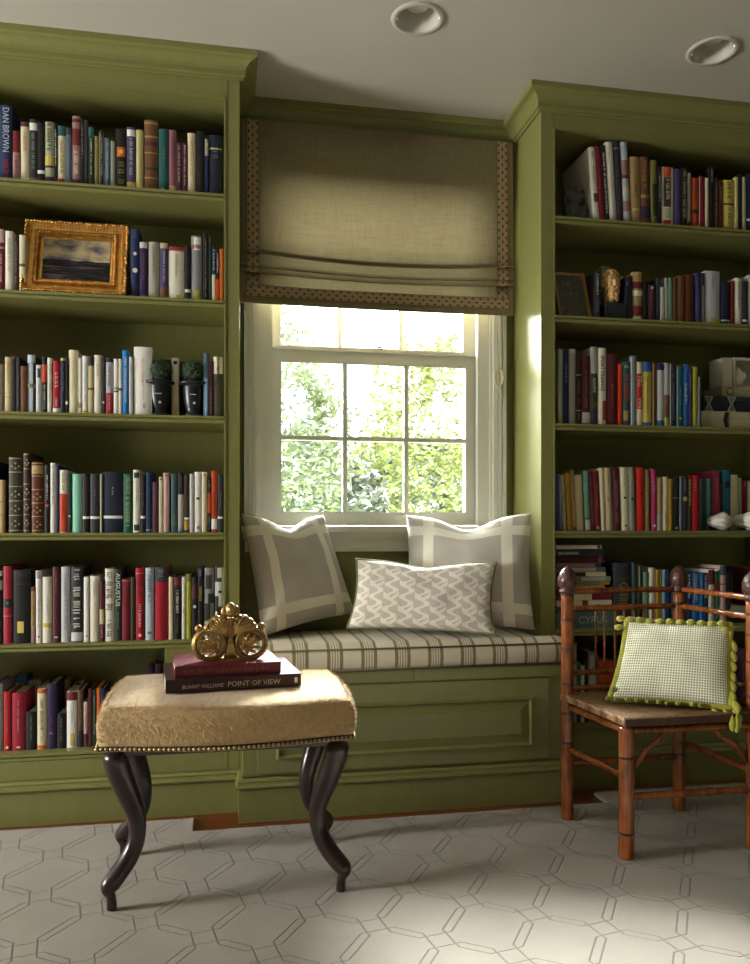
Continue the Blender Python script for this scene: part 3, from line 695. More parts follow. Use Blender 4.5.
for s in (-1, 1):
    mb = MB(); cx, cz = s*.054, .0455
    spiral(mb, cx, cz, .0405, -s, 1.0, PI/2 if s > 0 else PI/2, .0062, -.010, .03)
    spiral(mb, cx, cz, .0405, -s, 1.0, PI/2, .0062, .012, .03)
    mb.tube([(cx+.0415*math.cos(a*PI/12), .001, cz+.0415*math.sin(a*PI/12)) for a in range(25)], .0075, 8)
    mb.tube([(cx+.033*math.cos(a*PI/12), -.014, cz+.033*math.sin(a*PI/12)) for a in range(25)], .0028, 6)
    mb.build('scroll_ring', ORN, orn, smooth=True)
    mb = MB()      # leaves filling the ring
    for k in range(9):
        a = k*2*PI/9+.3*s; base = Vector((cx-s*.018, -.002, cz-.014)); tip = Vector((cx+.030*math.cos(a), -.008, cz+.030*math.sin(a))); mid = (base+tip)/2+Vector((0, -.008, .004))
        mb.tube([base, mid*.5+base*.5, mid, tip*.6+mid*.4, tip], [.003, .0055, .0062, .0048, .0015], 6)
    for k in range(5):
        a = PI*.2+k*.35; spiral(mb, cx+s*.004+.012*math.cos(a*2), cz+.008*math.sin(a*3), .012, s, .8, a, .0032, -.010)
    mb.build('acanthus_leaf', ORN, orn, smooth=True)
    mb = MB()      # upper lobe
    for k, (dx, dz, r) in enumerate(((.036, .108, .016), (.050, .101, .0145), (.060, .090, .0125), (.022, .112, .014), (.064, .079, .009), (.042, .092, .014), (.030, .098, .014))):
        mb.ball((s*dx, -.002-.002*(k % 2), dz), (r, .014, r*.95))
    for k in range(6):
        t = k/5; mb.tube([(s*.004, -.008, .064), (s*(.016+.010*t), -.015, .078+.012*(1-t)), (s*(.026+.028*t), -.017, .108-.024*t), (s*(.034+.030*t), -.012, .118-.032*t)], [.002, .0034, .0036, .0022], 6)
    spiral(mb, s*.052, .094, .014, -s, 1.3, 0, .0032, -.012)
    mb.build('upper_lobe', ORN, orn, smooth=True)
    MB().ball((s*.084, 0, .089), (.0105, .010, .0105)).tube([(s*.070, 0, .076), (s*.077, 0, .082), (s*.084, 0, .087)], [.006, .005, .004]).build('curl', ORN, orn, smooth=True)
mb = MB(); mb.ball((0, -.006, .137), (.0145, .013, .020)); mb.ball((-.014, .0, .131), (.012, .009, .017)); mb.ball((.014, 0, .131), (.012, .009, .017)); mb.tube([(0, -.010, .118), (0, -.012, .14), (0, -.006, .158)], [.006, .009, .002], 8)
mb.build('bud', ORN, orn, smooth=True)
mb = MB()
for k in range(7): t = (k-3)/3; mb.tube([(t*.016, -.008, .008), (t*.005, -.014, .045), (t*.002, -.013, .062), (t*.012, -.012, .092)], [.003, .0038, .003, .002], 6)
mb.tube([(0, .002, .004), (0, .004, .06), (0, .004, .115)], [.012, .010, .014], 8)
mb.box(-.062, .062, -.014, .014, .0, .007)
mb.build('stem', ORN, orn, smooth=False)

# ------------------------------------------------------------------ bamboo chair
BAM, n = newmat('varnished_bamboo', .25)
n.b.inputs['Coat Weight'].default_value = .3
co = n.coord(); g1 = n.noise(n.map(co, (40, 40, 3)), 2.5, 4); g2 = n.noise(co, 14, 4)
n.color(n.mix(n.m('MINIMUM', n.m('MAXIMUM', n.m('SUBTRACT', n.m('MULTIPLY', n.m('ADD', g1, g2), 1.5), 1.0), 0.0), 1.0), lin('52270f'), lin('b06636')))
DARKB = mat('dark_carved_finial', '4a2a20', .3, coat=.3, bump=1.6, scale=75)
NODE = mat('bamboo_node', '3c1c10', .45)
ch = empty('corner_chair', (1.3, -.45, .0125), 'brown bamboo corner chair with rush seat and carved finials, before the right bookcase', 'chair')
F, L_, B_, R_ = Vector((1.117, -.607, 0)), Vector((1.078, -.294, 0)), Vector((1.478, -.286, 0)), Vector((1.517, -.611, 0))
def post(p, z1, r, nodes):
    prof = [(r*.9, .0125), (r, .018)]
    for k in range(40):
        z = .018+(z1-.018)*(k+1)/40; prof.append((r*(1+.02*math.sin(z*60)), z))
    m_ = MB(); m_.lathe(prof, p, 16); o = PW('leg' if z1 < .5 else 'post', m_, BAM, ch, smooth=True)
    for zn in nodes: MB().lathe([(r*.99, zn-.004), (r*1.08, zn-.002), (r*1.03, zn), (r*1.08, zn+.002), (r*.99, zn+.004)], p, 16, cap=False).build('node_ring', NODE, o, smooth=True)
    return o
post(F, .386, .0218, (.085, .30))
for p, nd in ((L_, (.26, .355, .45, .56, .655, .735)), (B_, (.2, .30, .47, .60, .70, .74)), (R_, (.26, .36, .46, .56, .64, .70, .74))):
    post(p, .738, .0200, nd)
    prof = [(.0215, .738), (.0255, .743), (.0265, .749), (.0225, .754), (.024, .760), (.0295, .768), (.0305, .781), (.0290, .794), (.0245, .806), (.0165, .817), (.0065, .825), (.001, .827)]
    o = PW('finial', MB().lathe(prof, p, 20), DARKB, ch, smooth=True)
def rail(a, za, c, zc, r, name='rail', nodes=3, trim=.017, bow=0):
    a = Vector((a.x, a.y, za)); c = Vector((c.x, c.y, zc)); d = (c-a).normalized(); a = a+d*trim; c = c-d*trim; pts = []; rad = []
    for k in range(25): t = k/24; pts.append(a.lerp(c, t)+Vector((0, 0, bow*math.sin(t*PI)))); rad.append(r*(1+(.22 if nodes and min(abs(t-(j+1)/(nodes+1)) for j in range(nodes)) < .02 else 0)))
    return PW(name, MB().tube(pts, rad, 10), BAM, ch, smooth=True)
for z in (.747, .691, .482, .432): rail(L_, z, B_, z, .0092); rail(B_, z, R_, z, .0092)
for k in range(7):
    t = (.25, .325, .42, .50, .59, .68, .76)[k]
    for A, Bq in ((L_, B_),):
        q = A.lerp(Bq, t); PW('spindle', MB().tube([(q.x, q.y, .493), (q.x, q.y, .55), (q.x, q.y, .62), (q.x, q.y, .682)], .0040, 8), BAM, ch, smooth=True)
for A, Bq, z in ((L_, F, .240), (F, R_, .186), (L_, B_, .19), (B_, R_, .24)): rail(A, z, Bq, z, .0100, 'stretcher', 2)
for A, Bq in ((L_, F), (F, R_), (L_, B_), (B_, R_)): rail(A, .374, Bq, .374, .0105, 'apron_rail', 2)
def brace(A, Bq, k=.12, zl=.268):
    d = (Bq-A).normalized(); a = A+d*.024; c = A+d*k
    PW('brace', MB().tube([(a.x, a.y, zl), (a.x+(c.x-a.x)*.35, a.y+(c.y-a.y)*.35, zl+.05), (a.x+(c.x-a.x)*.8, a.y+(c.y-a.y)*.8, .345), (c.x, c.y, .364)], [.008, .0088, .0085, .0075], 8), BAM, ch, smooth=True)
for A, Bq in ((F, R_), (R_, F)): brace(A, Bq)
RUSH, n = newmat('woven_rush', .7)
co = n.coord(); x, y, z = n.sep(co); g1 = n.noise(co, 45, 3)
dx = n.m('ABSOLUTE', n.m('SUBTRACT', x, 1.3)); dy = n.m('ABSOLUTE', n.m('ADD', y, .45))
dirr = n.m('GREATER_THAN', n.m('MULTIPLY', dx, .8), dy); cdd = n.m('ADD', n.m('MULTIPLY', dirr, x), n.m('MULTIPLY', n.m('SUBTRACT', 1.0, dirr), y))
st1 = n.m('ABSOLUTE', n.m('SUBTRACT', n.m('FRACT', n.m('MULTIPLY', cdd, 120)), .5)); kn = n.noise(n.map(co, (1, 1, .4)), 130, 2)
n.color(n.mix(n.m('MINIMUM', n.m('MULTIPLY', n.m('SUBTRACT', n.m('ADD', n.m('MULTIPLY', st1, 1.3), n.m('MULTIPLY', kn, 1.4)), .45), .9), 1.0), lin('2e1a10'), lin('b08a60'))); n.bump(n.m('ADD', st1, kn), 1.0, .004)
mb = MB()
def exp(p, c=Vector((1.2975, -.4495, 0)), d=.018): v = p-c; return Vector((p.x+math.copysign(d, v.x), p.y+math.copysign(d, v.y)))
q = [exp(p) for p in (F, R_, B_, L_)]
cen = Vector((1.2975, -.4495)); rows = []
for k, z in ((.97, .3905), (1, .395), (1.0, .409), (.985, .4150), (.85, .4155), (.5, .4125), (.1, .411)): rows.append([Vector(((cen.x+(v.x-cen.x)*k), (cen.y+(v.y-cen.y)*k), z)) for v in q])
g = mb.grid(rows, close_v=True); mb.b.faces.new(g[0]); mb.b.faces.new(g[-1])
bmesh.ops.subdivide_edges(mb.b, edges=list(mb.b.edges), cuts=2, use_grid_fill=True)
PW('rush_seat', mb, RUSH, ch, smooth=False)
# seat notched posts show through the corners: small wooden corner blocks
SBR = mat('seat_edge_wood', '4b2a1a', .5, var=.2, scale=20)
PW('seat_edge', MB().box(q[0].x+.001, q[1].x-.001, q[0].y-.0085, q[0].y-.0008, .3915, .4135), SBR, ch, bevel=.002)

# check pillow with tassels
CHECK, n = newmat('lime_check_weave', .9, .2)
uv = n.coord('UV'); u, v, _ = n.sep(uv)
fu = n.m('FRACT', n.m('MULTIPLY', u, 44)); fv = n.m('FRACT', n.m('MULTIPLY', v, 32))
a = n.m('GREATER_THAN', fu, .5); bq = n.m('GREATER_THAN', fv, .5)
dk = n.m('MULTIPLY', a, bq); md_ = n.m('SUBTRACT', n.m('MAXIMUM', a, bq), dk)
eu = n.m('MINIMUM', n.m('MINIMUM', u, n.m('SUBTRACT', 1.0, u)), n.m('MINIMUM', v, n.m('SUBTRACT', 1.0, v)))
c1 = n.mix(n.m('MULTIPLY', md_, .30), lin('fbfaea'), lin('c4c862')); c2 = n.mix(n.m('MULTIPLY', dk, .92), c1, lin('5b5a22'))
n.color(c2); n.bump(n.m('SUBTRACT', 1.0, dk), .4, .0015)
LIME = mat('chartreuse_fringe', 'a3a12a', .75, bump=.4, scale=200, sheen=.5, var=.12)
TLc, TRc, BRc, BLc = Vector((1.245, -.375, .660)), Vector((1.490, -.545, .660)), Vector((1.452, -.600, .424)), Vector((1.158, -.428, .424))
e, rim, nrm = pillow('tasselled_pillow', [TLc, TRc, BRc, BLc], .060, CHECK, LIME, 'small green and white check pillow with chartreuse tassels on the bamboo chair', pinch=.05, seed=11, N=24, wr=.003)
R3 = [Vector(p) for p in rim]
p = PW('fringe_band', MB().tube(R3+[R3[0]], .0105, 8, cap=False), LIME, e, smooth=True)
tm = MB(); tm.lathe([(.0012, 0), (.0018, -.004), (.0048, -.010), (.0072, -.018), (.0078, -.026), (.0062, -.033), (.0030, -.0375), (.0010, -.039)], n=10); TM = tm.mesh('tassel'); TM.materials.append(LIME)
for q_ in TM.polygons: q_.use_smooth = True
cenp = (TLc+TRc+BRc+BLc)/4; n_ = len(R3); rnd = random.Random(3)
tot = along(R3+[R3[0]], .0285)
for p in tot:
    outd = (p-cenp); outd = outd-nrm*outd.dot(nrm); outd.normalize()
    top = p.z > .60 and abs(outd.z) > .45; bot = p.z < .455
    if top: d = ((TLc-TRc).normalized()+nrm*.45+Vector((0, 0, -.2+rnd.uniform(-.15, .1)))).normalized(); sc = 1.05
    elif bot: d = (outd*.1+nrm*1.0+Vector((rnd.uniform(-.4, .4), 0, .04))).normalized(); sc = .75
    elif p.x < 1.3 and p.z < .625: continue
    else: d = (outd*.35+Vector((0, 0, -1.1))+nrm*.2).normalized(); sc = 1.05
    if p.x > 1.40 and p.z < .455: d = Vector((.05, -.62, -.55)).normalized(); sc = 1.2
    o = bpy.data.objects.new('tassel', TM); C.objects.link(o)
    o.rotation_mode = 'QUATERNION'; o.rotation_quaternion = Vector((0, 0, -1)).rotation_difference(d); o.location = p-e.location+nrm*(.010 if top else .004)+outd*.006; o.scale = (sc*1.2, sc*1.2, sc*(.8 if top else 1)); o.parent = e
for dx, dy, ln_ in ((.006, -.016, .052), (-.014, -.024, .05), (-.002, -.034, .058)):       # corner tassels hanging over the seat edge
    o = bpy.data.objects.new('tassel', TM); C.objects.link(o); o.location = Vector((1.447+dx, -.628+dy*.3, .418+dx*.3))-e.location; o.scale = (1.25, 1.25, ln_/.04); o.parent = e

# ------------------------------------------------------------------ books on the shelves
# colour word -> hex
COL = {'black':'1d1c1e','charcoal':'34333a','navy':'20305a','midnight blue':'1d2438','dark red':'6e2024','cream':'d8cfae','ivory':'dedac9','white':'e6e4de','sage':'a9ae8c','slate blue':'56657c','slate teal':'3c555c','dusty pink':'9a7672','dark green':'24382a','olive':'7a7440','grey green':'8a9180','purple':'4a3f68','deep purple':'33264a','pale yellow':'c5bb80','brown':'6e4a30','teal':'245a56','mauve':'8e5c66','plum':'4b2c38','crimson':'9c2036','dark brown':'3a2a22','stone':'a8a698','grey':'88888a','orange':'d0661f','burnt orange':'b9481f','taupe':'857868','beige':'c0b18a','pale blue':'b3bfca','bright blue':'1f7ac8','pale grey':'c3c5c4','silver':'b4b6ba','tan':'a58a5c','antique green':'33352a','chestnut leather':'5a2c1c','mint':'8fcfb8','forest green':'12583c','pale pink':'c9a9a0','maroon':'54202a','lime':'a9ac30','blue':'2c62a4','sage green':'6f9880','mustard':'b08a26','magenta':'b83a6c','bright red':'c02c22','mid brown':'5e4430','steel grey':'7d8890','pale teal':'7cb0a8','teal blue':'2a7590','blue violet':'3f3f72','light blue':'8ab4d2','wine red':'7a1c2c','orange red':'c8401c','red':'b01c24','dark olive':'3d3c26','yellow':'cdbb5c','peach':'d8a878','cherry red':'a5182c'}
SIMP = {}
MK = {k: mat('print_'+k.replace(' ', '_'), v, .6) for k, v in COL.items()}
def rdx(v): return random.Random(int(abs(v)*7919) % 100003)
def spine_profile(w, b, n=6): return [(-w/2+w*k/n, -b*(1-(2*k/n-1)**2)) for k in range(n+1)]
def strip_mb(mb, w, b, z0, z1, xa=0.0, xb=1.0, off=.0005):
    pr = [(x, y-off) for x, y in spine_profile(w, b, 8)]
    i0, i1 = int(round(xa*8)), int(round(xb*8)); i1 = max(i1, i0+1)
    mb.grid([[Vector((x, y, z0)), Vector((x, y, z1))] for x, y in pr[i0:i1+1]])
def make_book(e, w, h, dpt, col, ops, rnd):
    """parts of an upright book: cover, page block, bands, lettering; spine faces -y at y=0"""
    b = min(.0045, w*.12) if w > .012 else .0008
    t = min(.0026, w*.16)
    mb = MB(); pr = spine_profile(w, b)
    sect = pr + [(w/2, dpt), (w/2-t, dpt), (w/2-t, .004), (-w/2+t, .004), (-w/2+t, dpt), (-w/2, dpt)]
    lo = [mb.b.verts.new((x, y+b, 0)) for x, y in sect]; hi = [mb.b.verts.new((x, y+b, h)) for x, y in sect]; n = len(sect)
    for i in range(n): mb.b.faces.new((lo[i], lo[(i+1) % n], hi[(i+1) % n], hi[i]))
    m_ = 6+1
    def cap(v, fl):
        L = [v[0]]+[v[n-1], v[n-2], v[n-3]]; 
        quads = [(v[0], v[n-1], v[n-2], v[n-3])]
        quads += [(v[6], v[7], v[8], v[9])]
        quads += [tuple(v[0:7])+(v[9], v[n-3])]
        for q in quads:
            try: mb.b.faces.new(q)
            except ValueError: pass
    cap(lo, 0); cap(hi, 1)
    o = mb.build('cover', mat('cloth_'+col.replace(' ', '_'), COL[col], .55 if 'leather' not in col else .4, spec=.35), e)
    hh = .003 if h > .12 else .001
    MB().box(-w/2+t+.0002, w/2-t-.0002, .0045+b, dpt-.003, hh, h-hh-.0015).build('page_block', PAGE, e)
    for op in ops:
        k = op[0]
        if k == 'b':       # band: top fraction, bottom fraction, colour, x range
            _, f0, f1, c, *xr = op; mb = MB(); xr = xr or [0, 1]
            strip_mb(mb, w, b, h*(1-f1)+.0004, h*(1-f0)-.0004, *xr); ob = mb.build('spine_band', MK[c], e); ob.location.y = b
        elif k == 'm':     # small print run down the spine
            _, f0, f1, c, *sz = op; hw = (sz[0] if sz else .28)*w*.8; mb = MB(); z = h*(1-f0); zend = h*(1-f1); step = max(.0030, hw*.75)
            while z > zend+step:
                if rnd.random() > .16:
                    l = step*rnd.uniform(.5, .78); a = -hw*rnd.uniform(.7, 1); c2 = hw*rnd.uniform(.7, 1)
                    kk = rnd.random()
                    y = -.0010
                    if kk < .4: mb.box(a, c2, y, y+.0004, z-l*.45, z); mb.box(a, a+hw*.5, y, y+.0004, z-l, z-l*.45)
                    elif kk < .7: mb.box(a, c2, y, y+.0004, z-l*.35, z); mb.box(a, c2, y, y+.0004, z-l, z-l*.7)
                    else: mb.box(a, c2, y, y+.0004, z-l*.5, z)
                z -= step
            if len(mb.b.verts) > 8: mb.build('title_lettering', MK[c], e)
            else: mb.b.free()
        elif k == 't':     # readable words
            _, s_, f0, f1, c, fw = op
            oo = bpy.data.objects.new('title_lettering', text_mesh(s_, MK[c])); C.objects.link(oo)
            oo.matrix_local = Matrix.Translation((0, -.0011, h*(1-f0))) @ Matrix(((0, 1, 0, 0), (0, 0, -1, 0), (-1, 0, 0, 0), (0, 0, 0, 1))) @ Matrix.Diagonal((h*(f1-f0), w*fw, .1, 1)); oo.parent = e
        elif k == 'd':     # round or oblong device
            _, f, c, r = op; mb = MB(); mb.lathe([(.0001, .0005), (r*w, .0005), (r*w, 0), (.0001, 0)], n=14, M=Matrix.Translation((0, -.0006, h*(1-f))) @ Matrix.Rotation(PI/2, 4, 'X')); mb.build('emblem', MK[c], e)
        elif k == 'r':     # raised gold bands and tooling of a leather spine
            for f in (.02, .2, .39, .58, .77, .97):
                mb = MB(); strip_mb(mb, w, b+.0012, h*(1-f)-.0015, h*(1-f)+.0012, off=.0012); ob = mb.build('raised_band', MK['tan'], e); ob.location.y = b
            mb = MB()
            for f in (.11, .48, .67, .87):
                for xx, zz in ((0, .006), (-.25*w, -.004), (.25*w, -.004), (0, -.010)): mb.lathe([(.0001, .0006), (.0032, .0004), (.0034, 0), (.0001, 0)], n=6, M=Matrix.Translation((xx, -.0010, h*(1-f)+zz)) @ Matrix.Rotation(PI/2, 4, 'X'))
            mb.build('gold_tooling', MK['tan'], e)
def article(w, h):
    a = 'slim' if w < .0165 else 'thick' if w > .034 else ''
    t = 'tall' if h > .262 else 'short' if h < .205 else ''
    return ' '.join(q for q in (t, a) if q)
ORD = ['top', 'second', 'third', 'fourth', 'fifth', 'lowest']
LABELS = {}
def shelf_row(side, k, entries, D=2.722, defd=.0):
    z = (ZR if side == 'right' else ZS)[k]; rnd = random.Random(k*10+(side == 'right'))
    grp = 'books on the %s shelf of the %s bookcase' % (ORD[k], side)
    info = []; prev_x1 = None
    for en in entries:
        x0, x1, yt, col = en[:4]; rest = list(en[4:]); opt = rest.pop(0) if rest and isinstance(rest[0], dict) else {}
        DD = D+opt.get('s', 0); lean = opt.get('l', 0)
        xa, xb = PX(x0+lean, DD), PX(x1+lean, DD); h = PZ((x0+x1)/2, yt, DD)-z
        ang = 0
        if lean: ang = -math.atan2(PX(x0+lean, DD)-PX(x0, DD), h)
        info.append([xa, xb, h, ang, col, rest, DD, opt])
    for i, (xa, xb, h, ang, col, ops, DD, opt) in enumerate(info):
        w_ = (xb-xa)-.0012; xc = (xa+xb)/2; w_ = max(w_*math.cos(ang), .004)
        zz = z+.0004 + abs(math.sin(ang))*w_/2
        e = empty('book', (xc, DD-CAMD, zz), None, 'book', grp); e.rotation_euler = (0, ang, 0)
        dp = min(.262-(DD-CAMD), opt.get('d', .12+.6*max(0, h-.15)))
        make_book(e, w_, h, dp, col, ops, rnd)
        # description
        det = ''
        for op in ops:
            if op[0] == 't': det = ' titled '+op[1].title(); break
        if not det:
            for op in ops:
                if op[0] == 'b' and op[3] != col:
                    pos = 'top' if op[1] < .08 else 'foot' if op[2] > .9 else 'band'; det = ' with %s %s' % (op[3], pos); break
        if not det:
            for op in ops:
                if op[0] == 'm': det = ' with %s lettering' % op[3]; break
                if op[0] == 'r': det = ' with gold tooling'; break
                if op[0] == 'd': det = ' with %s emblem' % op[2]; break
        nb = lambda j: info[j][4] if 0 <= j < len(info) else None
        l, r = nb(i-1), nb(i+1)
        where = ('right of the %s book' % l) if r is None else ('left of the %s book' % r) if l is None else 'between %s and %s' % (l, r)
        sh_ = '%s shelf %s bookcase' % (ORD[k], side)
        a = article(w_, h); c1 = (a+' '+col+' book').strip()
        cands = [c1+det+' '+where+', '+sh_, (col+' book'+det+' '+where+', '+sh_), (c1+' '+where+', '+sh_)]
        fin = None
        for c in cands:
            if len(c.split()) <= 16 and c not in LABELS: fin = c; break
        if fin is None:
            for j in (2, -2, 3, -3):
                if nb(i+j):
                    c = '%s, two or three %s of the %s book, %s' % (c1+det, 'left' if j > 0 else 'right', nb(i+j), sh_)
                    c = c.replace('two or three', 'two' if abs(j) == 2 else 'three')
                    if len(c.split()) <= 16 and c not in LABELS: fin = c; break
        if fin is None: fin = (col+' book, '+sh_+', number %d from left' % (i+1))
        LABELS[fin] = 1; e['label'] = fin
B = lambda f0, f1, c, *x: ('b', f0, f1, c)+x
M = lambda c, f0=.12, f1=.85, *x: ('m', f0, f1, c)+x
T = lambda s, f0, f1, c, fw=.5: ('t', s, f0, f1, c, fw)
Dt = lambda f, c, r=.25: ('d', f, c, r)
shelf_row('left', 0, [
 (0,12,105,'navy',T('DAN BROWN',.04,.62,'pale blue',.55),M('crimson',.72,.97)),(12.5,20.3,131,'dark red',B(.42,.97,'dusty pink'),M('dark red',.5,.92)),(20.3,29.3,122,'cream',B(0,.08,'maroon'),M('tan',.15,.5)),
 (29.3,37.2,119,'charcoal',B(.06,.18,'white'),M('grey',.22,.8),B(.91,.99,'mauve')),(37.2,44.8,123,'black',M('charcoal',.1,.6),B(.78,.84,'white')),(44.8,54,122,'sage',M('charcoal',.02,.5,.36),B(.54,.70,'yellow'),B(.7,.74,'charcoal'),B(.88,.99,'charcoal')),
 (54,57.3,124,'black',M('white',.1,.7)),(57.3,66,126,'cream',B(0,.17,'teal'),M('olive',.25,.82),B(.89,.99,'red',.15,.85)),(66,72,128,'slate blue',B(0,.12,'charcoal')),(72,80.6,116,'dusty pink',B(.04,.09,'maroon'),B(.18,.42,'dark red'),M('cream',.5,.85,.36),B(.9,.99,'maroon')),
 (80.6,84.2,119,'black',M('grey',.1,.6)),(84.2,88,120,'charcoal'),(88,94.4,127,'dark green',B(0,.16,'teal'),M('white',.2,.8,.14)),(94.4,99.3,136,'olive',M('tan',.1,.8)),(99.3,104.4,130,'black',B(.04,.93,'sage',0,.13),B(.04,.93,'sage',.87,1),M('sage',.1,.8,.2)),
 (104.4,110.4,138,'slate blue',M('pale blue',.1,.85,.2)),(110.4,115.4,141,'grey green'),(115.4,126.6,129,'black',B(.30,.46,'orange',.12,.88),Dt(.38,'yellow',.2),M('olive',.55,.95,.4)),(126.6,135.6,127,'purple',B(.04,.15,'white'),M('silver',.18,.78),B(.87,.99,'yellow')),
 (136,143.4,130,'pale yellow',M('tan',.1,.9,.12)),(144,158,120,'brown',B(.03,.06,'tan'),B(.22,.25,'tan'),B(.3,.36,'maroon'),B(.45,.47,'tan'),B(.66,.7,'dark brown'),B(.8,.82,'tan')),(158.6,169,129,'teal',M('grey green',.3,.6,.1),B(.93,.99,'pale grey',.3,.45)),
 (169,176,130,'mauve',M('plum',.1,.6,.12),B(.88,.97,'peach')),(176,182.2,143,'plum',M('beige',.05,.8)),(182.2,187.4,143,'maroon',M('pale grey',.05,.85,.2)),(187.4,195.4,133,'cream',M('peach',.08,.7)),(196,204.8,131,'black',M('dark olive',.4,.85,.2)),(204.8,208.4,139,'navy',B(0,.3,'stone')),
 (208.8,222,135,'midnight blue',B(.21,.24,'beige'),M('grey',.27,.42,.25))])
shelf_row('left', 1, [
 (-4,4.5,229,'wine red',B(0,.22,'pale pink'),B(.28,.32,'stone'),M('pale pink',.4,.9,.3)),(4.9,13.4,231,'ivory',M('stone',.1,.7)),(13.4,18.9,236,'dark brown',M('grey',.1,.85)),(18.9,25.5,235,'cream',B(.5,.55,'brown')),
 (130.7,139.4,229,'navy',Dt(.36,'ivory',.22),Dt(.6,'ivory',.3),M('slate blue',.02,.2,.3)),(139.4,147.6,242,'deep purple',B(0,.11,'pale grey'),M('mauve',.2,.7,.15),B(.93,.99,'mauve')),(148.2,159.6,242,'stone',M('taupe',.05,.7,.2)),
 (160,168.1,243,'purple',B(0,.1,'beige'),M('silver',.14,.7,.2),B(.78,.99,'brown')),(168.3,184.3,247,'ivory',B(0,.075,'crimson'),M('tan',.12,.55,.1),B(.9,.99,'yellow',.45,.75)),(184.6,190.8,246,'black',M('charcoal',.2,.6),B(.79,.85,'white')),
 (191,202,236,'grey',B(.02,.22,'white',.2,.9),B(.13,.2,'cherry red',.1,.9),B(.83,.99,'lime',.2,.7)),(202.6,208.6,233,'black',M('stone',.1,.95,.12)),(208.6,211.6,236,'dark green'),(211.8,215.7,247,'navy',M('white',.05,.45),B(.5,.99,'cream')),(215.8,219.4,251,'black',M('white',.05,.45),B(.55,.99,'orange red')),(219.5,223.4,249,'orange')])
shelf_row('left', 2, [
 (-4,4.6,364,'taupe',B(.6,.62,'brown')),(4.6,11.9,357,'beige',B(.72,.74,'tan'),M('tan',.1,.5)),(12,16.2,356,'black',B(0,.06,'dark red')),(16.2,20,357,'charcoal',M('grey',.3,.9,.2)),(20,27.4,366,'brown',M('dark brown',.1,.5,.1)),(27.4,35.2,355,'charcoal',B(.0,.14,'pale blue'),B(.14,.99,'pale blue',.25,.75),B(.5,.57,'olive')),
 (35.7,42,365,'pale grey',B(.07,.27,'charcoal',.25,.75),M('grey',.4,.95,.2)),(42,47.2,357,'black',B(.13,.45,'orange red'),M('cream',.5,.95,.22)),(47.2,52,358,'ivory',M('stone',.1,.8)),(52.5,60.4,361,'cherry red',M('white',.22,.52,.3),B(.9,.99,'white'),M('white',.7,.88,.2)),
 (60.4,65.5,358,'midnight blue',B(0,.05,'yellow'),M('slate blue',.1,.6)),(65.5,68.3,358,'black',B(.78,.84,'white')),(68.5,78,350,'cream',M('beige',.1,.6,.15)),(78.2,81.8,358,'ivory',B(.8,.9,'tan')),(81.9,87.8,356,'white',M('light blue',.15,.8,.16),B(.94,.99,'yellow')),(88,93.8,357,'beige',B(0,.16,'black'),B(.54,.58,'dark brown')),
 (94,101.4,355,'ivory',M('beige',.1,.4)),(101.6,105.2,358,'charcoal',Dt(.79,'white',.35)),(105.4,113.4,358,'silver',B(0,.08,'black'),M('charcoal',.12,.52,.28),B(.62,.99,'cherry red'),M('silver',.66,.95,.16)),(113.6,118.4,359,'white',B(.5,.56,'sage'),B(.57,.6,'black')),(118.5,122,359,'ivory',B(.52,.57,'black')),
 (122.2,128.8,350.5,'bright blue',M('white',.1,.82,.24)),(129,133.2,357,'pale grey',M('stone',.1,.8)),(133.6,152,347,'white',M('pale pink',.35,.8,.06),M('peach',.15,.6,.1),B(.82,.9,'stone',.45,.6)),
 (152.5,160,360,'dark brown',{'s':.085}),(160,170.5,360,'black',{'s':.085}),(171.5,179,358,'ivory',{'s':.03},B(.05,.11,'black',.2,.8),B(.45,.9,'beige'),B(.86,.99,'yellow',.2,.8)),(180,190,362,'mid brown',{'s':.085}),(190,201,362,'dark olive',{'s':.085}),
 (203.4,209,353,'slate blue',B(.4,.99,'light blue',.2,.7)),(209.2,212.9,361,'maroon',M('grey',.5,.95)),(213.2,223,357,'ivory',B(.0,.45,'olive',.4,.6),B(.17,.22,'black',.35,.65),B(.28,.99,'dark olive'))])
